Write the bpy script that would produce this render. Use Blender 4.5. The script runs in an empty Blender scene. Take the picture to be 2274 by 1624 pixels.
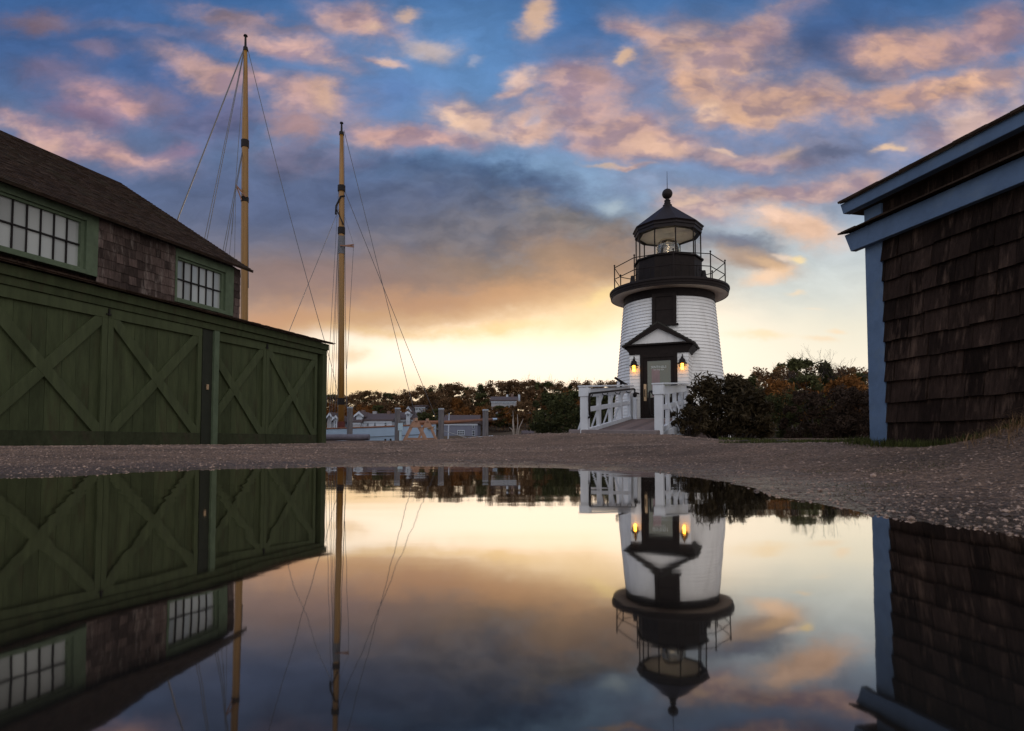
import bpy, math, random
import numpy as np
from mathutils import Vector, Matrix
R = math.radians
random.seed(7); np.random.seed(7)
scene = bpy.context.scene
COL = scene.collection

# ------------------------------------------------------------------ camera
# pixel numbers below are measured on a 2274 x 1624 copy of the photograph
FPX, CX, HOR, PITCH = 1350.0, 1137.0, 980.0, R(2.5)
YC = HOR - FPX*math.tan(PITCH)
CAM = Vector((0, 0, 0.19))
cam = bpy.data.cameras.new('camera'); camo = bpy.data.objects.new('camera', cam); COL.objects.link(camo)
camo.location = CAM; camo.rotation_euler = (R(90)+PITCH, 0, 0)
cam.sensor_width = 36; cam.lens = 36*FPX/2274; cam.shift_y = (YC-812)/2274
cam.clip_start = .02; cam.clip_end = 3000
cam.dof.use_dof = True; cam.dof.focus_distance = 14; cam.dof.aperture_fstop = 7
scene.camera = camo
scene.view_settings.view_transform = 'Standard'; scene.view_settings.look = 'None'
scene.view_settings.exposure = 0; scene.view_settings.gamma = 1
scene.cycles.use_denoising = True
scene.cycles.max_bounces = 6; scene.cycles.diffuse_bounces = 3; scene.cycles.transparent_max_bounces = 12
scene.cycles.sample_clamp_indirect = 6

def ray(px, py):
    u = (px-CX)/FPX; v = (YC-py)/FPX
    return Vector((u, math.cos(PITCH)-v*math.sin(PITCH), math.sin(PITCH)+v*math.cos(PITCH)))
def at(px, py, Y):
    r = ray(px, py); return CAM + r*(Y/r.y)

def lin(c):
    return tuple((x/255/12.92 if x/255 <= .04045 else ((x/255+.055)/1.055)**2.4) for x in c)

# ------------------------------------------------------------------ world: dusk sky
SUN_AZ, SUN_EL = R(4.5), R(1.6)
world = bpy.data.worlds.new("World"); scene.world = world; world.use_nodes = True
nt = world.node_tree; nt.nodes.clear()
def N(t, **kw):
    n = nt.nodes.new(t)
    for k, v in kw.items(): setattr(n, k, v)
    return n
def put(sock, v):
    if isinstance(v, bpy.types.NodeSocket): nt.links.new(v, sock)
    else: sock.default_value = v
def VM(op, a, b=None, c=None):
    n = N('ShaderNodeVectorMath', operation=op)
    for i, x in enumerate((a, b, c)):
        if x is not None: put(n.inputs[i], x)
    return n.outputs['Value'] if op in ('DOT_PRODUCT', 'LENGTH') else n.outputs['Vector']
def MA(op, a, b=None, c=None, clamp=False):
    n = N('ShaderNodeMath', operation=op, use_clamp=clamp)
    for i, x in enumerate((a, b, c)):
        if x is not None: put(n.inputs[i], x)
    return n.outputs[0]
def MIX(f, a, b):
    n = N('ShaderNodeMix', data_type='RGBA')
    put(n.inputs[0], f); put(n.inputs[6], a); put(n.inputs[7], b)
    return n.outputs[2]
def NOISE(vec, scale, detail=2, rough=.5, color=False):
    n = N('ShaderNodeTexNoise'); put(n.inputs['Vector'], vec)
    n.inputs['Scale'].default_value = scale; n.inputs['Detail'].default_value = detail; n.inputs['Roughness'].default_value = rough
    return n.outputs['Color' if color else 'Fac']
def SSTEP(x, a, b):
    n = N('ShaderNodeMapRange', interpolation_type='SMOOTHSTEP'); put(n.inputs[0], x)
    n.inputs[1].default_value = a; n.inputs[2].default_value = b
    return n.outputs[0]
gen = N('ShaderNodeTexCoord').outputs['Generated']
sep = N('ShaderNodeSeparateXYZ'); nt.links.new(gen, sep.inputs[0])
dx, dy, dz = sep.outputs
yy = MA('MAXIMUM', dy, .18)
inv = MA('DIVIDE', 1.0, yy)
uu = MA('MULTIPLY', dx, inv); vv = MA('MULTIPLY', MA('ABSOLUTE', dz), inv)
cmb = N('ShaderNodeCombineXYZ'); nt.links.new(uu, cmb.inputs[0]); nt.links.new(vv, cmb.inputs[1])
P0 = cmb.outputs[0]
# wind-drawn warp of the cloud field, finer and weaker towards the horizon
stretch = VM('MULTIPLY', P0, (.8, 1.35, 1.0))
w1 = VM('SUBTRACT', NOISE(stretch, 4.2, 1.5, .5, True), (.5, .5, .5))
w2 = VM('SUBTRACT', NOISE(stretch, 13, 4, .6, True), (.5, .5, .5))
edge = MA('SUBTRACT', NOISE(VM('MULTIPLY', P0, (1.0, 1.7, 1.0)), 11, 5, .62), .5)
amp = SSTEP(vv, .06, .34)
ampv = MA('MULTIPLY_ADD', amp, .75, .25)
W = VM('MULTIPLY_ADD', w1, (.12, .075, 0), VM('MULTIPLY', w2, (.075, .055, 0)))
nsc = N('ShaderNodeVectorMath', operation='SCALE'); nt.links.new(W, nsc.inputs[0]); nt.links.new(ampv, nsc.inputs['Scale'])
Pw = VM('ADD', P0, nsc.outputs[0])
ramp = N('ShaderNodeValToRGB'); nt.links.new(SSTEP(vv, 0, .726) if False else MA('MULTIPLY', vv, 1/.9), ramp.inputs[0])
stops = [(985, (262, 222, 150)), (900, (270, 246, 208)), (820, (275, 256, 234)), (720, (256, 242, 216)), (600, (205, 208, 206)),
         (470, (150, 172, 196)), (300, (110, 152, 196)), (120, (78, 126, 180)), (-60, (62, 104, 156)), (-230, (70, 92, 140))]
els = ramp.color_ramp.elements
while len(els) < len(stops): els.new(.5)
for e, (y, c) in zip(els, stops):
    e.position = max(0, (HOR-y)/FPX/.9); e.color = (*lin(c), 1)
base_sky = ramp.outputs[0]
# cloud bodies: x, y, rx, ry (pixels), slant, colour, opacity, crisp
B = [
 # large tone areas
 (40, 60, 520, 200, 0, (58, 90, 140), .85, 0), (160, 330, 520, 190, 0, (93, 103, 136), .75, 0), (400, 160, 260, 70, 8, (56, 92, 148), .60, 0),
 (420, 440, 360, 120, 0, (80, 98, 138), .85, 0), (620, 510, 240, 90, 0, (101, 109, 132), .90, 0), (600, 640, 260, 90, 0, (150, 126, 120), .90, 0),
 (930, 120, 260, 130, 0, (102, 142, 190), .75, 0), (850, 180, 90, 50, 0, (98, 130, 186), .60, 0), (1290, 70, 90, 120, 0, (58, 104, 160), .75, 0),
 (1860, 70, 250, 100, -14, (54, 80, 126), .90, 0), (1500, 290, 420, 70, 0, (112, 142, 186), .60, 0),
 (1850, 330, 420, 80, 0, (112, 130, 172), .80, 0), (1280, 400, 220, 60, 10, (150, 182, 212), .70, 0),
 (1650, 520, 260, 60, 0, (164, 180, 196), .60, 0), (1780, 640, 280, 120, 0, (208, 216, 214), .85, 0), (1780, 770, 360, 90, 0, (240, 234, 212), .85, 0),
 (1080, 800, 540, 64, 0, (284, 266, 242), .95, 0), (1240, 745, 300, 62, 0, (305, 277, 248), .98, 0), (1320, 692, 80, 22, -14, (282, 256, 214), .8, 0),
 # the long grey cloud bank
 (900, 385, 270, 66, 0, (72, 98, 136), .95, 1), (1130, 410, 200, 56, 8, (78, 104, 140), .95, 1), (690, 440, 170, 70, 0, (86, 100, 138), .90, 0),
 (980, 465, 430, 76, 4, (88, 102, 130), 1, 1), (1300, 510, 150, 46, 12, (134, 126, 119), 1, 1),
 (740, 540, 330, 76, 0, (119, 115, 124), .9, 0), (1060, 550, 400, 62, 0, (115, 113, 120), 1, 1), (1290, 590, 140, 66, -6, (166, 138, 118), 1, 1), (960, 625, 460, 64, 0, (150, 128, 111), 1, 1), (700, 630, 280, 70, 0, (146, 122, 118), .9, 0), (640, 450, 260, 100, 0, (88, 102, 136), .8, 0), (690, 715, 190, 26, 0, (206, 156, 118), .75, 0),
 (1010, 680, 300, 44, 0, (190, 148, 118), 1, 1), (1190, 655, 190, 46, -10, (202, 158, 120), .95, 1), (820, 712, 200, 20, 0, (202, 161, 120), .8, 1),
 (1340, 655, 44, 16, -22, (247, 218, 137), .80, 1), (1330, 692, 150, 56, -12, (275, 240, 186), .72, 0), (1180, 722, 260, 32, -4, (266, 234, 188), .6, 0), (1100, 733, 140, 12, -4, (262, 222, 156), .70, 1),
 (820, 738, 150, 13, 4, (231, 191, 127), .70, 1), (780, 790, 50, 16, 0, (226, 186, 131), .70, 1), (790, 862, 180, 34, 0, (231, 183, 102), .55, 0), (560, 710, 130, 30, 0, (200, 152, 118), .8, 0),
 # shaded mauve cloud bodies
 (85, 142, 80, 34, 0, (115, 107, 136), .9, 1), (180, 84, 52, 18, 6, (133, 121, 146), .85, 1), (45, 20, 80, 32, 0, (128, 104, 110), .85, 1), (330, 36, 230, 14, 4, (109, 111, 142), .8, 1),
 (470, 240, 130, 56, 0, (105, 101, 132), .85, 1), (680, 325, 120, 40, 0, (115, 111, 136), .85, 1), (160, 236, 80, 28, 16, (140, 112, 136), .85, 1), (365, 322, 56, 20, 0, (150, 122, 146), .85, 1), (345, 196, 66, 32, 0, (135, 119, 140), .85, 1),
 (790, 240, 70, 40, 0, (129, 127, 150), .7, 1), (1520, 28, 80, 28, 0, (109, 107, 134), .85, 1), (1950, 128, 180, 20, -16, (89, 97, 128), .85, 1), (1430, 180, 60, 34, 20, (112, 122, 162), .7, 1),
 (1740, 325, 230, 34, 0, (125, 125, 146), .90, 1), (1350, 408, 84, 40, 0, (120, 136, 166), .75, 1), (1470, 390, 110, 26, 8, (134, 142, 168), .75, 1), (1900, 440, 160, 30, -14, (147, 155, 172), .7, 1),
 # lit clouds, left
 (640, 72, 122, 27, 12, (203, 164, 145), 1, 1), (715, 92, 34, 13, 12, (222, 185, 156), .9, 1), (465, 128, 122, 33, 15, (178, 146, 142), 1, 1), (520, 148, 66, 16, 10, (197, 158, 142), .9, 1),
 (222, 196, 84, 32, 12, (189, 148, 141), 1, 1), (262, 210, 34, 16, 0, (202, 158, 141), .8, 1), (150, 302, 186, 30, 14, (194, 154, 141), 1, 1), (60, 290, 70, 18, 12, (209, 171, 145), .8, 1), (250, 330, 90, 14, 8, (200, 161, 143), .8, 1),
 (675, 200, 80, 44, 0, (200, 161, 143), 1, 1), (712, 196, 30, 34, 0, (214, 174, 146), .8, 1), (650, 264, 62, 28, 20, (168, 136, 138), .95, 1), (885, 280, 134, 29, 4, (203, 161, 143), 1, 1), (900, 290, 90, 14, 0, (214, 172, 146), .8, 1),
 (790, 20, 100, 28, 17, (203, 165, 146), 1, 1), (830, 34, 30, 10, 17, (220, 185, 159), .8, 1), (908, 13, 24, 11, 0, (208, 175, 154), .9, 1), (530, 12, 130, 20, 8, (160, 134, 138), .85, 1),
 (850, 98, 38, 12, 18, (216, 183, 160), 1, 1), (957, 84, 52, 22, 14, (186, 171, 169), .95, 1), (1189, 28, 30, 42, 10, (206, 172, 148), 1, 1), (1062, 122, 18, 8, 0, (160, 168, 192), .8, 1),
 # lit clouds, centre and right
 (1158, 164, 34, 22, -22, (222, 189, 163), 1, 1), (1140, 184, 44, 12, -6, (214, 182, 160), .95, 1), (1050, 238, 92, 32, 16, (222, 185, 154), 1, 1), (1000, 226, 34, 18, 10, (246, 206, 164), .8, 1), (1190, 262, 58, 42, 10, (219, 180, 150), 1, 1), (1200, 244, 18, 14, 0, (160, 170, 196), .9, 1),
 (1285, 185, 82, 54, 8, (189, 154, 143), 1, 1), (1250, 168, 40, 20, 0, (200, 165, 148), .8, 1), (1320, 170, 30, 24, 0, (176, 144, 141), .8, 1), (1390, 272, 160, 48, 10, (205, 165, 143), 1, 1), (1450, 300, 84, 24, 10, (220, 180, 146), .9, 1), (1330, 300, 60, 18, 0, (197, 161, 145), .8, 1),
 (1377, 118, 18, 17, 0, (214, 179, 151), 1, 1), (1425, 62, 72, 28, 22, (203, 164, 139), 1, 1), (1590, 112, 134, 66, 0, (203, 164, 135), 1, 1), (1552, 166, 60, 30, 10, (213, 169, 132), .95, 1), (1660, 118, 46, 42, -30, (217, 175, 141), .9, 1), (1700, 34, 116, 34, -25, (182, 148, 132), 1, 1),
 (1740, 205, 170, 47, 0, (206, 165, 135), 1, 1), (1700, 232, 110, 20, 0, (217, 174, 135), .9, 1), (1590, 226, 38, 24, -18, (224, 186, 150), 1, 1), (2090, 178, 200, 42, -16, (214, 167, 131), 1, 1), (2120, 160, 110, 16, -18, (226, 179, 135), .8, 1), (1960, 206, 90, 26, -10, (209, 165, 134), .9, 1),
 (2020, 75, 104, 42, -14, (200, 158, 132), 1, 1), (1970, 86, 40, 22, -10, (213, 169, 135), .8, 1), (2210, 36, 100, 40, -20, (179, 143, 131), 1, 1), (2190, 252, 130, 50, -20, (196, 167, 153), 1, 1), (2150, 232, 44, 20, -10, (216, 183, 159), .8, 1), (2130, 300, 90, 34, -20, (203, 172, 154), .9, 1),
 (1680, 326, 120, 20, 4, (192, 162, 148), 1, 1), (1770, 318, 30, 14, 0, (202, 171, 151), .8, 1), (1850, 330, 76, 14, 2, (91, 99, 126), .95, 1), (1988, 314, 24, 10, -8, (226, 193, 164), 1, 1), (1625, 300, 34, 7, 0, (217, 185, 157), .9, 1), (1397, 347, 40, 8, 0, (222, 185, 154), .95, 1), (1340, 344, 26, 6, 0, (208, 182, 162), .8, 1),
 (1820, 402, 180, 24, -6, (194, 161, 143), 1, 1), (1740, 410, 80, 14, 0, (206, 174, 151), .8, 1), (1565, 446, 76, 34, 6, (202, 172, 151), 1, 1), (1540, 430, 34, 16, 0, (219, 188, 157), .8, 1), (1350, 445, 40, 20, 10, (196, 212, 220), .8, 1), (1500, 480, 70, 18, 8, (176, 171, 161), .8, 1),
 (1775, 484, 106, 34, 10, (232, 192, 164), 1, 1), (1730, 466, 48, 18, 14, (246, 208, 174), .8, 1), (1640, 526, 88, 21, 8, (112, 120, 140), 1, 1), (1664, 568, 92, 28, 12, (176, 151, 134), 1, 1), (1698, 608, 58, 14, -14, (244, 208, 176), 1, 1), (1710, 580, 44, 12, 20, (220, 183, 145), .8, 1),
 (1750, 560, 26, 10, 14, (241, 216, 194), .9, 1), (1788, 570, 18, 8, 0, (247, 220, 166), .9, 1), (1772, 650, 20, 6, 0, (247, 222, 189), .8, 1), (1690, 748, 54, 8, 0, (256, 228, 184), .8, 1), (1816, 752, 34, 6, 0, (251, 222, 185), .8, 1), (1858, 734, 24, 5, 0, (254, 226, 190), .8, 1), (1810, 690, 22, 4, 0, (246, 230, 206), .7, 1),
]
# every sizeable lit cloud carries a soft mauve shaded body above it
B2 = []
for b in B:
    x, y, rx, ry, rot, c, op, crisp = b
    if crisp and c[0]-c[2] > 40 and rx > 70 and y < 460: B2.append((x+12, y-ry*.45, rx*1.25, ry*1.3, rot, (108, 114, 144) if x < 1200 else (126, 130, 152), .45, 0))
k0 = next(i for i, b in enumerate(B) if b[:2] == (640, 72)); B = B[:k0]+B2+B[k0:]
# soft fibrous texture within the clouds
tex = NOISE(VM('MULTIPLY', Pw, (1, 2.0, 1)), 10, 5, .6)
tex = MA('MULTIPLY_ADD', MA('MULTIPLY', MA('SUBTRACT', tex, .5), SSTEP(vv, .15, .4)), .85, 1.0)
def sky_region(x0, x1, y0, y1):
    """the clouds of the western sky, painted back to front as soft or ragged-edged bodies"""
    rots = {0: Pw}; acc = base_sky
    lump = SSTEP(NOISE(VM('MULTIPLY_ADD', P0, (1, 1.7, 1), VM('MULTIPLY', w2, (.05, .05, 0))), 15, 3, .55), .36, .62)
    for (x, y, rx, ry, rot, c, op, crisp) in B:
        if crisp: rx, ry = rx*1.16, ry*1.16
        ex = (1.6 if crisp else 2.3)*(abs(rx*math.cos(R(rot)))+abs(ry*math.sin(R(rot))))+75; ey = (1.6 if crisp else 2.3)*(abs(ry*math.cos(R(rot)))+abs(rx*math.sin(R(rot))))+60
        if x+ex < x0 or x-ex > x1 or y+ey < y0 or y-ey > y1: continue
        u, v = (x-CX)/FPX, (HOR-y)/FPX; a = R(rot)
        if rot not in rots:
            n = N('ShaderNodeVectorRotate', rotation_type='Z_AXIS'); nt.links.new(Pw, n.inputs['Vector'])
            n.inputs['Angle'].default_value = a; rots[rot] = n.outputs[0]
        u2 = u*math.cos(a)-v*math.sin(a); v2 = u*math.sin(a)+v*math.cos(a); sx, sy = FPX/rx, FPX/ry
        q = VM('MULTIPLY_ADD', rots[rot], (sx, sy, 0), (-u2*sx, -v2*sy, 0))
        wgt = MA('MULTIPLY', MA('POWER', math.exp(-.9), VM('DOT_PRODUCT', q, q)), op)
        if crisp:   # fractal edge
            n = N('ShaderNodeMapRange', interpolation_type='SMOOTHSTEP'); put(n.inputs[0], MA('MULTIPLY_ADD', edge, MA('MINIMUM', MA('MULTIPLY', wgt, 2.6), 1.05), wgt))
            n.inputs[1].default_value = .02; n.inputs[2].default_value = .98; n.inputs[4].default_value = min(1, op)*.96; wgt = n.outputs[0]
        cc = (*lin(c), 1)
        if crisp and c[0]-c[2] > 36 and y < 470 and rx > 36:   # purple-grey hollows in the lit clouds
            cc = MIX(lump, (*lin((c[0]*.50+58, c[1]*.52+50, c[2]*.60+60)), 1), (*lin((c[0]+5, c[1]+5, c[2]+15)), 1))
        elif crisp and c[0]-c[2] <= 36 and rx > 120:
            cc = MIX(lump, (*lin((c[0]*.88, c[1]*.90, c[2]*.93)), 1), (*lin((c[0]*1.07, c[1]*1.06, c[2]*1.05)), 1))
        acc = MIX(wgt, acc, cc)
    sc = N('ShaderNodeVectorMath', operation='SCALE'); nt.links.new(acc, sc.inputs[0]); nt.links.new(tex, sc.inputs['Scale'])
    full = MIX(SSTEP(dy, .62, .2), sc.outputs[0], behind)
    bg = N('ShaderNodeBackground'); nt.links.new(full, bg.inputs[0]); return bg.outputs[0]
def MSH(f, a, b):
    n = N('ShaderNodeMixShader'); put(n.inputs[0], f); nt.links.new(a, n.inputs[1]); nt.links.new(b, n.inputs[2]); return n.outputs[0]
# the open sky behind the camera, pale after sunset
bn = NOISE(gen, 2.6, 4, .6)
backc = MIX(SSTEP(bn, .4, .68), (.76, .82, .95, 1), (1.15, 1.02, .92, 1))
side = MIX(SSTEP(dx, -.9, .9), (.42, .56, .86, 1), (.50, .46, .46, 1))
behind = MIX(SSTEP(dy, .1, -.55), side, backc)
bb = N('ShaderNodeBackground'); nt.links.new(behind, bb.inputs[0])
painted = MSH(MA('LESS_THAN', dy, .2), sky_region(-9999, 9999, -9999, 9999), bb.outputs[0])
sky = N('ShaderNodeTexSky', sky_type='NISHITA'); sky.sun_disc = False
sky.sun_elevation = SUN_EL; sky.sun_rotation = SUN_AZ
bg2 = N('ShaderNodeBackground'); nt.links.new(sky.outputs[0], bg2.inputs[0]); bg2.inputs[1].default_value = .005
addsh = N('ShaderNodeAddShader'); nt.links.new(painted, addsh.inputs[0]); nt.links.new(bg2.outputs[0], addsh.inputs[1])
wo = N('ShaderNodeOutputWorld'); nt.links.new(addsh.outputs[0], wo.inputs[0])
world.cycles.sampling_method = 'MANUAL'; world.cycles.sample_map_resolution = 512

# sun, already down at the tree line behind the lighthouse
sl = bpy.data.lights.new('sun', 'SUN'); sl.energy = 2.0; sl.angle = R(.5); sl.color = (1, .72, .42)
so = bpy.data.objects.new('sun', sl); COL.objects.link(so)
so.rotation_euler = Vector((math.sin(SUN_AZ)*math.cos(SUN_EL), math.cos(SUN_AZ)*math.cos(SUN_EL), math.sin(SUN_EL))).to_track_quat('Z', 'Y').to_euler()

# ------------------------------------------------------------------ materials
def mat(name, col, rough=.6, var=.2, scale=6, stretch=(1, 1, 1), bump=0., bscale=40, island=0., spec=.35, metal=0., stain_or_highlight=None, trans=0.):
    m = bpy.data.materials.new(name); m.use_nodes = True
    t = m.node_tree; nd, lk = t.nodes, t.links; b = nd['Principled BSDF']
    b.inputs['Roughness'].default_value = rough; b.inputs['Specular IOR Level'].default_value = spec; b.inputs['Metallic'].default_value = metal
    tc = nd.new('ShaderNodeTexCoord'); mp = nd.new('ShaderNodeMapping'); mp.inputs['Scale'].default_value = stretch
    lk.new(tc.outputs['Object'], mp.inputs[0])
    nz = nd.new('ShaderNodeTexNoise'); nz.inputs['Scale'].default_value = scale; nz.inputs['Detail'].default_value = 5; nz.inputs['Roughness'].default_value = .65
    lk.new(mp.outputs[0], nz.inputs[0])
    mr = nd.new('ShaderNodeMapRange'); mr.inputs[1].default_value = .25; mr.inputs[2].default_value = .75
    mr.inputs[3].default_value = 1-var; mr.inputs[4].default_value = 1+var; lk.new(nz.outputs['Fac'], mr.inputs[0])
    f = mr.outputs[0]
    if island:
        g = nd.new('ShaderNodeNewGeometry'); r2 = nd.new('ShaderNodeMapRange')
        r2.inputs[3].default_value = 1-island; r2.inputs[4].default_value = 1+island; lk.new(g.outputs['Random Per Island'], r2.inputs[0])
        mm = nd.new('ShaderNodeMath'); mm.operation = 'MULTIPLY'; lk.new(f, mm.inputs[0]); lk.new(r2.outputs[0], mm.inputs[1]); f = mm.outputs[0]
    vs = nd.new('ShaderNodeVectorMath'); vs.operation = 'SCALE'; vs.inputs[0].default_value = col; lk.new(f, vs.inputs['Scale'])
    c = vs.outputs[0]
    if stain_or_highlight:
        n2 = nd.new('ShaderNodeTexNoise'); n2.inputs['Scale'].default_value = stain_or_highlight[2]; n2.inputs['Detail'].default_value = 6; n2.inputs['Roughness'].default_value = .7
        lk.new(mp.outputs[0], n2.inputs[0])
        r3 = nd.new('ShaderNodeMapRange'); r3.interpolation_type = 'SMOOTHSTEP'; r3.inputs[1].default_value = .5; r3.inputs[2].default_value = .72
        r3.inputs[4].default_value = stain_or_highlight[1]; lk.new(n2.outputs['Fac'], r3.inputs[0])
        mx = nd.new('ShaderNodeMix'); mx.data_type = 'RGBA'; lk.new(r3.outputs[0], mx.inputs[0]); lk.new(c, mx.inputs[6]); mx.inputs[7].default_value = (*stain_or_highlight[0], 1)
        c = mx.outputs[2]
    lk.new(c, b.inputs['Base Color'])
    if bump:
        n3 = nd.new('ShaderNodeTexNoise'); n3.inputs['Scale'].default_value = bscale; n3.inputs['Detail'].default_value = 4
        lk.new(mp.outputs[0], n3.inputs[0])
        bp = nd.new('ShaderNodeBump'); bp.inputs['Strength'].default_value = bump; bp.inputs['Distance'].default_value = .01
        lk.new(n3.outputs['Fac'], bp.inputs['Height']); lk.new(bp.outputs[0], b.inputs['Normal'])
    if trans:
        o = nd['Material Output']; tr = nd.new('ShaderNodeBsdfTranslucent'); lk.new(c, tr.inputs[0])
        ms = nd.new('ShaderNodeMixShader'); ms.inputs[0].default_value = trans
        lk.new(b.outputs[0], ms.inputs[1]); lk.new(tr.outputs[0], ms.inputs[2]); lk.new(ms.outputs[0], o.inputs[0])
    return m
def emit(name, col, s):
    m = bpy.data.materials.new(name); m.use_nodes = True; t = m.node_tree; t.nodes.clear()
    e = t.nodes.new('ShaderNodeEmission'); e.inputs[0].default_value = (*col, 1); e.inputs[1].default_value = s
    o = t.nodes.new('ShaderNodeOutputMaterial'); t.links.new(e.outputs[0], o.inputs[0]); return m
def glassy(name, tint, refl, base=None, rough=.02):
    # thin pane: see-through (or a base colour standing in for reflections) under a mirror-like skin that grows at grazing angles
    m = bpy.data.materials.new(name); m.use_nodes = True; t = m.node_tree; t.nodes.clear(); nd, lk = t.nodes, t.links
    o = nd.new('ShaderNodeOutputMaterial'); g = nd.new('ShaderNodeBsdfGlossy'); g.inputs['Roughness'].default_value = rough
    g.inputs[0].default_value = (.95, .95, .95, 1)
    if base is None:
        a = nd.new('ShaderNodeBsdfTransparent'); a.inputs[0].default_value = (*tint, 1)
    else:
        a = nd.new('ShaderNodeBsdfDiffuse'); nz = nd.new('ShaderNodeNewGeometry')
        mr = nd.new('ShaderNodeMapRange'); mr.inputs[3].default_value = .72; mr.inputs[4].default_value = 1.2; lk.new(nz.outputs['Random Per Island'], mr.inputs[0])
        vs = nd.new('ShaderNodeVectorMath'); vs.operation = 'SCALE'; vs.inputs[0].default_value = base; lk.new(mr.outputs[0], vs.inputs['Scale']); lk.new(vs.outputs[0], a.inputs[0])
    fr = nd.new('ShaderNodeFresnel'); fr.inputs[0].default_value = 1.2 if base is not None else 1.5 if refl > .05 else 1.03
    ad = nd.new('ShaderNodeMath'); ad.operation = 'ADD'; ad.use_clamp = True; ad.inputs[1].default_value = refl; lk.new(fr.outputs[0], ad.inputs[0])
    ms = nd.new('ShaderNodeMixShader'); lk.new(ad.outputs[0], ms.inputs[0]); lk.new(a.outputs[0], ms.inputs[1]); lk.new(g.outputs[0], ms.inputs[2]); lk.new(ms.outputs[0], o.inputs[0])
    return m

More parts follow.
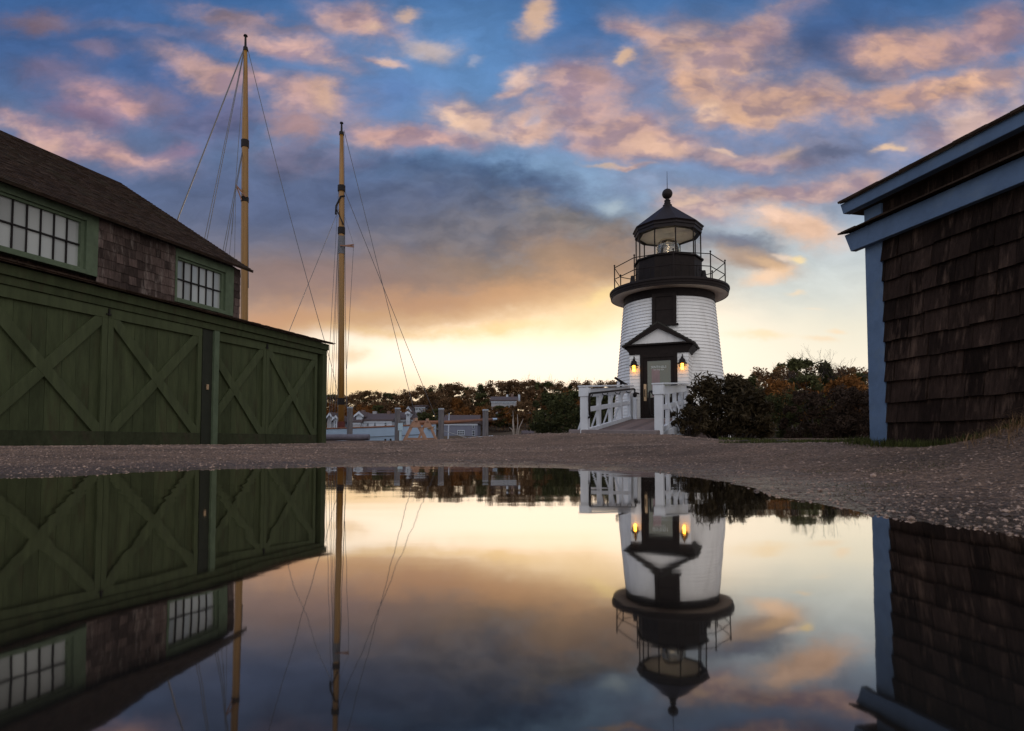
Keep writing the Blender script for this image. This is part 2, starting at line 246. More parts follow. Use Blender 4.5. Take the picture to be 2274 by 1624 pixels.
M = dict(
 muddy=mat('mud_splashed_green', (.040, .046, .024), .8, .4, 5, (1.5, 1.5, 1), .2, 60, .1, .1, stain_or_highlight=((.055, .042, .028), .75, 3)),
 recess_shade=mat('painted_recess_shade', (.018, .021, .012), .8, .3, 6),  # near-black colour paints the shade of the door recess
 green_brace=mat('worn_green_paint', (.066, .079, .038), .75, .3, 3, (2.5, 2.5, .5), .25, 60, .1, .12, stain_or_highlight=((.05, .055, .034), .5, 2.2)),
 green=mat('green_paint', (.053, .064, .030), .75, .35, 3, (2.5, 2.5, .5), .35, 60, .14, .12, stain_or_highlight=((.052, .044, .024), .7, 2.2)),
 green_trim=mat('pale_green_paint', (.098, .128, .078), .7, .25, 4, (1.5, 1.5, 1), .25, 50, .05, .15, stain_or_highlight=((.07, .09, .05), .5, 3)),
 iron=mat('rusty_iron', (.016, .013, .012), .6, .3, 20, spec=.15),
 shingle_wall=mat('weathered_shingles', (.074, .052, .044), .85, .5, 9, (3, 3, .6), .8, 70, .55, .1, stain_or_highlight=((.30, .25, .215), .6, 2.4)),
 shingle_roof=mat('old_roof_shingles', (.048, .031, .022), .9, .4, 6, (1, 1, 1), .5, 60, .3, .08, stain_or_highlight=((.05, .05, .03), .5, 1)),
 shingle_dark=mat('dark_brown_shingles', (.026, .016, .012), .85, .5, 12, (4, 4, .5), .7, 60, .5, .06, stain_or_highlight=((.135, .085, .060), .65, 4.2)),  # lighter reddish-brown patches paint warm highlights onto the shingles
 blue_trim=mat('pale_blue_trim', (.105, .158, .245), .55, .2, 7, (1, 1, 1), .15, 60, 0, .25, stain_or_highlight=((.16, .20, .23), .6, 3)),
 white=mat('white_paint', (.80, .79, .765), .5, .06, 5, (1, 1, .3), .08, 60, 0, .3, stain_or_highlight=((.56, .54, .51), .5, 3)),
 white_rail=mat('white_rail_paint', (.64, .67, .71), .5, .1, 5, (1, 1, .5), .1, 50, 0, .3, stain_or_highlight=((.50, .50, .49), .5, 4)),
 soffit=mat('soffit_boards', (.62, .52, .42), .6, .1, 4),
 black=mat('black_brown_paint', (.016, .011, .0095), .6, .35, 8, bump=.15, spec=.12),
 black_roof=mat('painted_metal_roof', (.017, .012, .012), .5, .35, 6, spec=.15),
 porch_shingle=mat('porch_roof_shingles', (.03, .027, .021), .85, .35, 10, bump=.4),
 deck=mat('deck_planks', (.17, .125, .115), .7, .3, 6, (1, 6, 1), .3, 40, .25, .2),
 mast=mat('varnished_spar', (.235, .118, .024), .35, .22, 5, (3, 3, .15), .08, 30, 0, .4, stain_or_highlight=((.15, .065, .018), .6, 2)),
 bowsprit=mat('varnished_bowsprit', (.20, .08, .036), .35, .2, 3, spec=.4),
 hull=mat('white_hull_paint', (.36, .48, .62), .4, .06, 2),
 cabin=mat('dark_red_cabin', (.10, .018, .012), .5, .3, 3),
 wire=mat('stay_wire', (.10, .10, .11), .5, .1),
 rope=mat('pale_rope', (.35, .33, .30), .8, .1),
 piling=mat('weathered_piling', (.17, .16, .165), .9, .35, 5, (4, 4, .4), .6, 30, 0, .1, stain_or_highlight=((.09, .08, .075), .5, 3)),
 piling_cap=mat('piling_cap', (.34, .38, .42), .7, .15, 8),
 log=mat('grey_log', (.16, .15, .18), .9, .3, 4, (1, 1, 1), .5, 20),
 sawn=mat('new_sawn_wood', (.42, .25, .17), .7, .2, 5, (1, 1, 1), .1, 40),
 sign=mat('pale_sign', (.46, .62, .72), .5, .05),
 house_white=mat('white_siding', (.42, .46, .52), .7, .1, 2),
 house_blue=mat('slate_blue_siding', (.14, .15, .20), .7, .1, 2),
 house_grey=mat('grey_siding', (.30, .30, .32), .7, .1, 2),
 house_green=mat('dark_green_siding', (.04, .06, .05), .7, .1, 2),
 house_roof=mat('brown_roof', (.075, .055, .055), .8, .25, 2, island=.2),
 brick=mat('chimney_brick', (.14, .09, .075), .8, .2, 8),
 house_glass=mat('dark_window', (.03, .035, .045), .15, .1, spec=.5),
 bark=mat('bark', (.045, .034, .028), .9, .3, 8),
 pale_bark=mat('pale_bark', (.26, .22, .19), .8, .2, 8),
 leaf_brown=mat('brown_leaves', (.150, .086, .042), .8, .5, .5, island=.5, spec=.1, trans=.3),  # brown raised to paint warm haze into the far trees
 leaf_rust=mat('rust_leaves', (.210, .090, .026), .8, .5, .5, island=.5, spec=.1, trans=.3),  # rust tone lifted too, haze put into the leaf colour
 leaf_green=mat('dark_green_leaves', (.068, .068, .026), .8, .5, .5, island=.5, spec=.1, trans=.25),
 leaf_shrub=mat('shrub_leaves', (.046, .033, .016), .6, .5, 1.5, island=.5, spec=.12, trans=.2),
 leaf_dark=mat('dark_thicket_leaves', (.046, .030, .021), .8, .5, 1, island=.4, spec=.1, trans=.15),
 leaf_olive=mat('olive_thicket_leaves', (.050, .052, .020), .8, .5, 1, island=.4, spec=.1, trans=.15),
 grass=mat('grass_blades', (.060, .066, .020), .8, .4, 2, island=.6, spec=.1, trans=.2),
 straw=mat('dry_grass', (.20, .12, .062), .8, .3, 4, island=.5, spec=.1, trans=.2),
 stone=mat('pebbles', (.24, .165, .122), .5, .3, 30, island=.7, spec=.45),
 curb=mat('worn_timber', (.20, .165, .16), .85, .25, 5, bump=.3),
 brass=mat('brass_plate', (.46, .32, .19), .4, .15, 10, metal=.6),
 poster=mat('faded_poster', (.26, .19, .19), .6, .2, 3, stain_or_highlight=((.12, .07, .08), .9, 2)),
 letter=mat('pale_lettering', (.55, .60, .58), .5, .05),
 ink=mat('black_ink', (.03, .03, .03), .6, .05),
 hill=mat('far_hillside', (.07, .048, .028), .95, .5, .15),  # hillside colour warmed in place of distant haze
 gold=mat('gilded_scroll', (.25, .15, .06), .4, .1),
 lens_rib=mat('lens_frame', (.03, .026, .022), .4, .1),
 bulb=emit('lit_bulb', (1.0, .40, .035), 13.0),
 lens_lamp=emit('lens_lamp', (1.0, .78, .50), 45.0),
 lantern_glass=glassy('lantern_glass', (.97, .98, .97), .0),
 lens_glass=glassy('lens_glass', (.70, .66, .60), .10, rough=.12),
 sash_glass=glassy('frosted_sky_tone_glass', (1, 1, 1), .03, (.37, .385, .36), .06),  # pale base colour carries the reflected sky as well as the frosting
 door_glass=glassy('door_glass', (1, 1, 1), .05, (.13, .13, .085), .03),  # olive base colour paints in what the pane reflects
)

# ------------------------------------------------------------------ mesh building
WO = {}
class Frame:
    def __init__(s, o, ex, ey, ez=(0, 0, 1)):
        s.o = Vector(o); s.ex = Vector(ex).normalized(); s.ey = Vector(ey).normalized(); s.ez = Vector(ez).normalized()
    def p(s, a, b, c): return s.o + s.ex*a + s.ey*b + s.ez*c
    def hit(s, px, py, off=0.0):
        """where the photograph's pixel meets the vertical plane y=off of this frame -> (x, z)"""
        r = ray(px, py); t = (off - (CAM-s.o).dot(s.ey))/r.dot(s.ey); q = CAM + r*t - s.o
        return q.dot(s.ex), q.dot(s.ez)
WORLD = Frame((0, 0, 0), (1, 0, 0), (0, 1, 0))
class MB:
    def __init__(s, fr=WORLD): s.v = []; s.f = []; s.fr = fr; s.sm = False
    def add(s, vs, fs):
        n = len(s.v); s.v += [s.fr.p(*q) for q in vs]; s.f += [tuple(i+n for i in f) for f in fs]; return s
    def box(s, x0, x1, y0, y1, z0, z1):
        return s.add([(x0, y0, z0), (x1, y0, z0), (x1, y1, z0), (x0, y1, z0), (x0, y0, z1), (x1, y0, z1), (x1, y1, z1), (x0, y1, z1)],
                     [(0, 3, 2, 1), (4, 5, 6, 7), (0, 1, 5, 4), (1, 2, 6, 5), (2, 3, 7, 6), (3, 0, 4, 7)])
    def hexa(s, p): return s.add(p, [(0, 3, 2, 1), (4, 5, 6, 7), (0, 1, 5, 4), (1, 2, 6, 5), (2, 3, 7, 6), (3, 0, 4, 7)])
    def prism(s, poly, y0, y1):
        """polygon in the x-z plane, pushed from y0 to y1"""
        n = len(poly); vs = [(x, y0, z) for x, z in poly] + [(x, y1, z) for x, z in poly]
        return s.add(vs, [tuple(range(n)), tuple(range(2*n-1, n-1, -1))] + [(i, i+n, (i+1) % n+n, (i+1) % n) for i in range(n)])
    def bar(s, a, b, w, h, up=(0, 0, 1)):
        a, b = Vector(a), Vector(b); d = (b-a).normalized(); up = Vector(up)
        if abs(d.dot(up)) > .95: up = Vector((1, 0, 0))
        sd = d.cross(up).normalized()*w/2; uu_ = sd.cross(d).normalized()*h/2
        return s.hexa([tuple(a-sd-uu_), tuple(b-sd-uu_), tuple(b+sd-uu_), tuple(a+sd-uu_), tuple(a-sd+uu_), tuple(b-sd+uu_), tuple(b+sd+uu_), tuple(a+sd+uu_)])
    def tube(s, pts, r, n=8, caps=True):
        pts = [Vector(p) for p in pts]; rs = r if isinstance(r, (list, tuple)) else [r]*len(pts)
        vs = []; prev = None
        for i, p in enumerate(pts):
            d = (pts[min(i+1, len(pts)-1)]-pts[max(i-1, 0)]).normalized()
            up = Vector((0, 0, 1)) if abs(d.z) < .9 else Vector((1, 0, 0))
            if prev is not None: up = prev
            a = d.cross(up).normalized(); b = a.cross(d).normalized(); prev = b
            for k in range(n):
                t = 2*math.pi*k/n; vs.append(tuple(p + a*math.cos(t)*rs[i] + b*math.sin(t)*rs[i]))
        fs = [(i*n+k, i*n+(k+1) % n, (i+1)*n+(k+1) % n, (i+1)*n+k) for i in range(len(pts)-1) for k in range(n)]
        if caps: fs += [tuple(range(n-1, -1, -1)), tuple((len(pts)-1)*n+k for k in range(n))]
        return s.add(vs, fs)
    def lathe(s, prof, n=48, c=(0, 0), a0=0, close=True):
        vs = [(c[0]+r*math.cos(a0+2*math.pi*k/n), c[1]+r*math.sin(a0+2*math.pi*k/n), z) for r, z in prof for k in range(n)]
        m = len(prof)
        fs = [(i*n+k, i*n+(k+1) % n, (i+1)*n+(k+1) % n, (i+1)*n+k) for i in range(m-1) for k in range(n)]
        if close: fs += [tuple(range(n-1, -1, -1)), tuple((m-1)*n+k for k in range(n))]
        return s.add(vs, fs)
    def build(s, name, m, parent=None, smooth=False, origin=None, bevel=0):
        me = bpy.data.meshes.new(name)
        if origin is None:
            a = np.array([tuple(v) for v in s.v]); origin = Vector(((a[:, 0].min()+a[:, 0].max())/2, (a[:, 1].min()+a[:, 1].max())/2, a[:, 2].min()))
        origin = Vector(origin)
        me.from_pydata([tuple(v-origin) for v in s.v], [], s.f); me.validate(); me.update()
        if m: me.materials.append(m)
        if smooth:
            for p in me.polygons: p.use_smooth = True
        o = bpy.data.objects.new(name, me); COL.objects.link(o)
        if bevel:
            md = o.modifiers.new('bevel', 'BEVEL'); md.width = bevel; md.segments = 2; md.limit_method = 'ANGLE'
        if parent: o.parent = parent; o.location = origin - WO[parent.name]
        else: o.location = origin
        WO[o.name] = origin
        return o
def smooth_angle(o, deg=40):
    me = o.data
    for p in me.polygons: p.use_smooth = True
    try: me.set_sharp_from_angle(angle=R(deg))
    except Exception: pass
    return o
def tag(o, label=None, cat=None, group=None, kind=None):
    if label: o['label'] = label
    if cat: o['category'] = cat
    if group: o['group'] = group
    if kind: o['kind'] = kind
    return o
def thing(name, loc, label, cat, group=None):
    o = bpy.data.objects.new(name, None); COL.objects.link(o); o.location = loc; o.empty_display_size = .3
    WO[o.name] = Vector(loc); return tag(o, label, cat, group)
def copy_tree(o, parent=None):
    c = o.copy(); COL.objects.link(c); c.parent = parent
    for ch in [k for k in bpy.data.objects if k.parent == o]: copy_tree(ch, c)
    return c
def text(body, size, fr, x, y, z, m, name, parent):
    cu = bpy.data.curves.new(name, 'FONT'); cu.body = body; cu.size = size; cu.align_x = 'CENTER'; cu.align_y = 'CENTER'; cu.extrude = .002
    tmp = bpy.data.objects.new('tmp', cu); COL.objects.link(tmp); dg_ = bpy.context.evaluated_depsgraph_get()
    me = bpy.data.meshes.new_from_object(tmp.evaluated_get(dg_)); bpy.data.objects.remove(tmp); me.materials.clear(); me.materials.append(m)
    o = bpy.data.objects.new(name, me); COL.objects.link(o)
    mt = Matrix((-fr.ex, fr.ez, fr.ey)).transposed().to_4x4()
    o.rotation_euler = mt.to_euler(); w = fr.p(x, y, z); o.parent = parent; o.location = w-WO[parent.name]; WO[o.name] = w
    return o
def shingles(mb, o, u, v, n, ulen, vlen, expo, w0, w1, th, jit=.012, lift=.0):
    """courses of overlapping tapered shingles; o lower corner, u along, v up the slope, n outward"""
    o, u, v, n = map(Vector, (o, u, v, n)); rows = max(1, int(round(vlen/expo))); e = vlen/rows
    for r in range(rows):
        x = -random.random()*w1
        while x < ulen:
            w = random.uniform(w0, w1); a, b = max(x, 0), min(x+w-.004, ulen); x += w
            if b-a < .01: continue
            j = random.uniform(-jit, jit) if r else max(0, random.uniform(-jit, jit)); y0 = r*e+j; y1 = min((r+1)*e+.03, vlen+.02)
            t = th*random.uniform(.8, 1.25)+lift; q = lambda s_, y, h: tuple(o+u*s_+v*y+n*h)
            mb.add([q(a, y0, -.002), q(b, y0, -.002), q(b, y0, t), q(a, y0, t), q(a, y1, -.004), q(b, y1, -.004), q(b, y1, .003), q(a, y1, .003)],
                   [(0, 1, 2, 3), (3, 2, 6, 7), (0, 3, 7, 4), (1, 5, 6, 2), (4, 7, 6, 5)])
def clap(mb, pts, zs, out=.012):
    """clapboards along a plan polyline of (point, outward) pairs; sawtooth courses"""
    for i in range(len(zs)-1):
        vs = []
        for (p, n_) in pts:
            vs += [(p[0]+n_[0]*out, p[1]+n_[1]*out, zs[i]), (p[0]+n_[0]*.001, p[1]+n_[1]*.001, zs[i+1]), (p[0], p[1], zs[i])]
        k = len(pts); fs = []
        for j in range(k-1):
            fs += [(3*j, 3*j+3, 3*j+4, 3*j+1), (3*j+2, 3*j+5, 3*j+3, 3*j)]
        mb.add(vs, fs)

# ------------------------------------------------------------------ ground, puddle, river
shore_px = [(-260, 1078), (0, 1062), (180, 1056), (350, 1046), (520, 1041), (700, 1037), (900, 1035), (1060, 1036), (1200, 1038), (1330, 1042), (1450, 1049), (1560, 1062),
            (1650, 1080), (1740, 1105), (1830, 1124), (1920, 1142), (2040, 1158), (2150, 1174), (2280, 1192), (2600, 1235)]
shore = [((x-CX)/FPX*(.19*FPX/(y-HOR)), .19*FPX/(y-HOR)) for x, y in shore_px]
poly = np.array(shore + [(1.9, .4), (1.9, -1.6), (-7, -1.6), (-7.5, 1.5)])
def sdist(X, Y):
    """signed distance to the puddle outline, positive on dry ground"""
    d = np.full(X.shape, 1e9); inside = np.zeros(X.shape, bool); n = len(poly)
    for i in range(n):
        ax, ay = poly[i]; bx, by = poly[(i+1) % n]; ex, ey = bx-ax, by-ay
        t = np.clip(((X-ax)*ex+(Y-ay)*ey)/(ex*ex+ey*ey), 0, 1)
        d = np.minimum(d, np.hypot(X-ax-t*ex, Y-ay-t*ey))
        c = ((ay > Y) != (by > Y)) & (X < (bx-ax)*(Y-ay)/((by-ay) if by != ay else 1e-9)+ax); inside ^= c
    return np.where(inside, -d, d)
ctrl = np.array([(-6, 18, .07), (-7.2, 14, .09), (-8.3, 9.9, .10), (-8, 5, .10), (-2, 25, .215), (-6, 25, .20), (3, 25, .28), (8, 25, .3), (2.4, 12.9, .335), (3.4, 13.4, .33), (1.4, 13.6, .355), (4.6, 13, .17),
                 (5.6, 12, .12), (5, 16, .2), (0, 9, .07), (2.6, 8, .12), (2.86, 4.9, .17), (3.6, 2, .15), (5.2, 8, .14), (0, 18, .2), (-3, 18, .13), (-3, 10, .07), (12, 12, .2), (12, 20, .3), (3.0, 3.2, .12), (3.35, 3.3, .21), (3.5, 2.8, .22), (2.6, 4.4, .12), (-14, 12, .12)])
def hnoise(X, Y, s, k=0):
    return (np.sin(X*s*1.3+k)*np.cos(Y*s*1.7+k*2.1)+np.sin(X*s*2.9+Y*s*2.3+k)*.5+np.sin(X*s*5.1-Y*s*4.3+1.7*k)*.3)/1.8
def ground_z(X, Y):
    X = np.asarray(X, float); Y = np.asarray(Y, float)
    w = 0; s_ = 0
    for x, y, z in ctrl:
        g = 1/(((X-x)**2+(Y-y)**2)+.15)**1.5; w = w+g; s_ = s_+g*z
    base = s_/w
    sd = sdist(X, Y) + hnoise(X, Y, 2.6)*.06 + hnoise(X, Y, 9, 2)*.025
    tx = np.clip((X-.9)/1.3, 0, 1); k = np.clip(sd/(4.6-2.5*tx*tx*(3-2*tx)), 0, 1); k = k*k*(3-2*k)
    out = .013*(1-np.exp(-np.maximum(sd, 0)/.2)) + base*k + hnoise(X, Y, 6, 1)*.006*np.clip(sd/.5, 0, 1) + hnoise(X, Y, 17, 4)*.003*np.clip(sd/.3, 0, 1)
    out = out+.17*np.exp(-((X-3.0)/.30)**2-((Y-3.25)/.42)**2)*(1+.25*hnoise(X, Y, 14, 3))
    return np.where(sd > 0, out, np.maximum(sd*.12, -.05))
def gz(x, y): return float(ground_z(np.array([x]), np.array([y]))[0])
def axis(a, b, step, lo, hi, gr=1.09):
    xs = list(np.arange(a, b, step)); s = step; x = a
    while x > lo: s *= gr; x -= s; xs.insert(0, x)
    s = step; x = xs[-1]
    while x < hi: s *= gr; x += s; xs.append(x)
    return np.array(xs)
gx, gy = axis(-4.2, 3.6, .035, -60, 60, 1.12), axis(.7, 5.6, .03, -8, 27, 1.06)
gy = np.append(gy[gy < 27.2], 27.4)
GX, GY = np.meshgrid(gx, gy); GZ = ground_z(GX, GY)
def grid_obj(name, X, Y, Z, m):
    h, w = X.shape; me = bpy.data.meshes.new(name)
    v = np.stack([X, Y, Z], -1).reshape(-1, 3)
    i = (np.arange(h-1)[:, None]*w+np.arange(w-1)[None]).reshape(-1)
    f = np.stack([i, i+1, i+w+1, i+w], -1)
    me.from_pydata(v.tolist(), [], f.tolist()); me.materials.append(m)
    for p in me.polygons: p.use_smooth = True
    o = bpy.data.objects.new(name, me); COL.objects.link(o); return o
def ground_mat():
    m = mat('wet_gravel', (.10, .08, .08), .8); t = m.node_tree; nd, lk = t.nodes, t.links; nd.clear()
    o = nd.new('ShaderNodeOutputMaterial'); b = nd.new('ShaderNodeBsdfPrincipled'); lk.new(b.outputs[0], o.inputs[0])
    ge = nd.new('ShaderNodeNewGeometry'); pos = ge.outputs['Position']
    def nz(s, d=4): 
        n = nd.new('ShaderNodeTexNoise'); n.inputs['Scale'].default_value = s; n.inputs['Detail'].default_value = d; lk.new(pos, n.inputs[0]); return n.outputs['Fac']
    vo = nd.new('ShaderNodeTexVoronoi'); vo.inputs['Scale'].default_value = 75; lk.new(pos, vo.inputs['Vector'])
    vo2 = nd.new('ShaderNodeTexVoronoi'); vo2.inputs['Scale'].default_value = 26; lk.new(pos, vo2.inputs['Vector'])
    r = nd.new('ShaderNodeValToRGB'); lk.new(nz(1.1, 6), r.inputs[0])
    e = r.color_ramp.elements; e[0].position = .3; e[0].color = (.122, .079, .055, 1); e[1].position = .7; e[1].color = (.30, .190, .128, 1)
    hs = nd.new('ShaderNodeSeparateColor'); lk.new(vo.outputs['Color'], hs.inputs[0])
    mr = nd.new('ShaderNodeMapRange'); mr.inputs[3].default_value = .45; mr.inputs[4].default_value = 1.6; lk.new(hs.outputs[0], mr.inputs[0])
    vs = nd.new('ShaderNodeVectorMath'); vs.operation = 'SCALE'; lk.new(r.outputs[0], vs.inputs[0]); lk.new(mr.outputs[0], vs.inputs['Scale'])
    # wet, darker and shinier where the ground is barely above the water
    sp = nd.new('ShaderNodeSeparateXYZ'); lk.new(pos, sp.inputs[0])
    ad = nd.new('ShaderNodeMath'); ad.operation = 'MULTIPLY_ADD'; lk.new(nz(5), ad.inputs[0]); ad.inputs[1].default_value = -.05; lk.new(sp.outputs[2], ad.inputs[2])
    wet = nd.new('ShaderNodeMapRange'); wet.interpolation_type = 'SMOOTHSTEP'; wet.inputs[1].default_value = -.028; wet.inputs[2].default_value = .014
    lk.new(ad.outputs[0], wet.inputs[0])
    dm = nd.new('ShaderNodeMapRange'); dm.inputs[3].default_value = .38; dm.inputs[4].default_value = 1; lk.new(wet.outputs[0], dm.inputs[0])
    v2 = nd.new('ShaderNodeVectorMath'); v2.operation = 'SCALE'; lk.new(vs.outputs[0], v2.inputs[0]); lk.new(dm.outputs[0], v2.inputs['Scale']); lk.new(v2.outputs[0], b.inputs['Base Color'])
    rr = nd.new('ShaderNodeMapRange'); rr.inputs[3].default_value = .28; rr.inputs[4].default_value = .85; lk.new(wet.outputs[0], rr.inputs[0]); lk.new(rr.outputs[0], b.inputs['Roughness'])
    b.inputs['Specular IOR Level'].default_value = .4
    s1 = nd.new('ShaderNodeMath'); s1.operation = 'MULTIPLY_ADD'; lk.new(vo.outputs['Distance'], s1.inputs[0]); s1.inputs[1].default_value = -.7
    s2 = nd.new('ShaderNodeMath'); s2.operation = 'MULTIPLY_ADD'; lk.new(vo2.outputs['Distance'], s2.inputs[0]); s2.inputs[1].default_value = -1.2; lk.new(nz(9), s2.inputs[2]); lk.new(s2.outputs[0], s1.inputs[2])
    bp = nd.new('ShaderNodeBump'); bp.inputs['Strength'].default_value = 1; bp.inputs['Distance'].default_value = .045; lk.new(s1.outputs[0], bp.inputs['Height']); lk.new(bp.outputs[0], b.inputs['Normal'])
    return m
tag(grid_obj('ground', GX, GY, GZ, ground_mat()), 'wet gravel yard sloping into the puddle', 'ground', kind='structure')
# quay face below the yard edge
tag(MB().box(-60, 60, 27.38, 27.6, -2.2, .12).build('quay_wall', M['piling']), 'weathered timber face of the quay below the gravel yard', 'quay wall', kind='structure')
def water_mat(name, base, s1, s2, d, k):
    m = bpy.data.materials.new(name); m.use_nodes = True; t = m.node_tree; t.nodes.clear(); nd, lk = t.nodes, t.links
    o = nd.new('ShaderNodeOutputMaterial'); g = nd.new('ShaderNodeBsdfGlossy'); g.inputs['Roughness'].default_value = .03; g.inputs[0].default_value = (.97, .935, .89, 1)
    df = nd.new('ShaderNodeBsdfDiffuse'); df.inputs[0].default_value = (*base, 1)
    ge = nd.new('ShaderNodeNewGeometry')
    mp = nd.new('ShaderNodeMapping'); mp.inputs['Scale'].default_value = (.6, 1.5, 1); lk.new(ge.outputs['Position'], mp.inputs[0])
    a = nd.new('ShaderNodeTexNoise'); a.inputs['Scale'].default_value = s1; a.inputs['Detail'].default_value = 1; lk.new(mp.outputs[0], a.inputs[0])
    c = nd.new('ShaderNodeTexNoise'); c.inputs['Scale'].default_value = s2; c.inputs['Detail'].default_value = 2; lk.new(mp.outputs[0], c.inputs[0])
    ad = nd.new('ShaderNodeMath'); ad.operation = 'MULTIPLY_ADD'; lk.new(c.outputs[0], ad.inputs[0]); ad.inputs[1].default_value = .045; lk.new(a.outputs[0], ad.inputs[2])
    bp = nd.new('ShaderNodeBump'); bp.inputs['Strength'].default_value = 1; bp.inputs['Distance'].default_value = d; lk.new(ad.outputs[0], bp.inputs['Height'])
    lk.new(bp.outputs[0], g.inputs['Normal'])
    # reflectance rises towards grazing view, as on real water
    fc = nd.new('ShaderNodeLayerWeight'); fc.inputs[0].default_value = .5
    lw = nd.new('ShaderNodeFloatCurve'); lk.new(fc.outputs['Facing'], lw.inputs['Value']); cv = lw.mapping.curves[0]
    cv.points[0].location = (0, .03); cv.points[1].location = (1, 1)
    for p_ in ((.45, .07), (.58, .16), (.68, .36), (.78, .68), (.86, .88)): cv.points.new(*p_)
    lw.mapping.update()
    ms = nd.new('ShaderNodeMixShader'); lk.new(lw.outputs[0], ms.inputs[0]); lk.new(df.outputs[0], ms.inputs[1]); lk.new(g.outputs[0], ms.inputs[2]); lk.new(ms.outputs[0], o.inputs[0])
    return m
mb = MB(); mb.add([(-12, -3, 0), (6, -3, 0), (6, 7, 0), (-12, 7, 0)], [(0, 1, 2, 3)])
tag(mb.build('puddle', water_mat('puddle_water', (.012, .011, .010), 2.4, 15, .0009, 1.75)), 'still rain puddle mirroring the sky and lighthouse', 'puddle', kind='structure')
mb = MB(); mb.add([(-300, 27.5, -1.3), (300, 27.5, -1.3), (300, 90, -1.3), (-300, 90, -1.3)], [(0, 1, 2, 3)])
tag(mb.build('river', water_mat('river_water', (.02, .025, .03), 1.2, 6, .03, 1.5)), 'river behind the quay', 'river', kind='structure')

# pebbles lying on the yard (too many to count)
def pebbles():
    n = 36000; k = 0; V = []; F = []
    ico = [(0, 0, 1), (.9, 0, .3), (.28, .85, .3), (-.72, .53, .3), (-.72, -.53, .3), (.28, -.85, .3), (.72, .53, -.3), (-.28, .85, -.3), (-.9, 0, -.3), (-.28, -.85, -.3), (.72, -.53, -.3)]
    tri = [(0, 1, 2), (0, 2, 3), (0, 3, 4), (0, 4, 5), (0, 5, 1), (1, 6, 2), (2, 6, 7), (2, 7, 3), (3, 7, 8), (3, 8, 4), (4, 8, 9), (4, 9, 5), (5, 9, 10), (5, 10, 1), (1, 10, 6)]
    # more stones near the camera's side of the yard
    Y = .9+14*np.random.rand(n*6)**1.5; X = (np.random.rand(n*6)*2.0-1.0)*(Y*.9+.3)
    sd = sdist(X, Y); ok = (sd > -.05) & (X > -8.8+Y*.17) & (X < 2.75+.0*Y + (Y > 4.9)*6); X, Y = X[ok][:n], Y[ok][:n]; Z = ground_z(X, Y)
    for x, y, z in zip(X, Y, Z):
        r = (.0018+.0052*random.random()**2.6)*(1+.16*max(0, y-2.5)) + (.008 if random.random() < .008 else 0)
        a = random.random()*6.28; c, s_ = math.cos(a), math.sin(a); sx, sy, sz = r*random.uniform(.8, 1.5), r*random.uniform(.7, 1.1), r*random.uniform(.4, .8)
        b = len(V)
        for q in ico:
            px_, py_ = q[0]*sx*random.uniform(.85, 1.15), q[1]*sy*random.uniform(.85, 1.15); V.append((x+px_*c-py_*s_, y+px_*s_+py_*c, z+q[2]*sz+sz*.25))
        F.extend([(i+b, j+b, l+b) for i, j, l in tri])
    me = bpy.data.meshes.new('gravel'); me.from_pydata(V, [], F); me.materials.append(M['stone'])
    o = bpy.data.objects.new('gravel', me); COL.objects.link(o); tag(o, 'loose pebbles strewn over the yard around the puddle', 'gravel', kind='stuff')
pebbles()

# ------------------------------------------------------------------ left: green boathouse
c0 = at(721, HOR, 18.0); vp = Vector(((1585-CX)/FPX, 1, 0)).normalized()
LF = Frame((c0.x, c0.y, 0), -vp, Vector((vp.y, -vp.x, 0)))
boat = thing('boathouse', LF.p(6, -3, .07), 'dark green boathouse with cross-braced doors and shingled upper storey at the left', 'boathouse')
def lz(py, px=716, off=0.): return LF.hit(px, py, off)[1]
def ls(px, off=0.): return LF.hit(px, HOR, off)[0]
zR, zF1, zF2, zD, zB = lz(760), lz(777), lz(788), lz(788), .085
SMAX = 19.0
s_post0, s_post1 = ls(479), ls(468)
LW1, LW2 = ls(232)-ls(444), ls(591)-ls(705)
pairs = [(ls(705), ls(705)+2*LW2, -.09), (ls(444), ls(444)+2*LW1, -.05)]
MB(LF).box(.02, SMAX, -1.46, -.21, .02, zD+.1).build('lower_wall', M['green'], boat)
mb = MB(LF)
mb.box(-.02, SMAX, .0, .10, zF1, zR-.05); mb.build('fascia', M['green'], boat, bevel=.006)
MB(LF).box(-.0, SMAX, -.10, .045, zF2, zF1-.003).build('door_header', M['green'], boat, bevel=.006)
MB(LF).box(0, ls(711.5), -.30, .05, .03, zF2-.003).build('corner_board', M['green'], boat, bevel=.006)
MB(LF).box(s_post0, s_post1, -.14, .055, .06, zF2-.003).build('door_post', M['green_trim'], boat, bevel=.006)
MB(LF).box(SMAX-.3, SMAX, -.14, .055, .06, zF2-.003).build('door_post', M['green_trim'], boat)
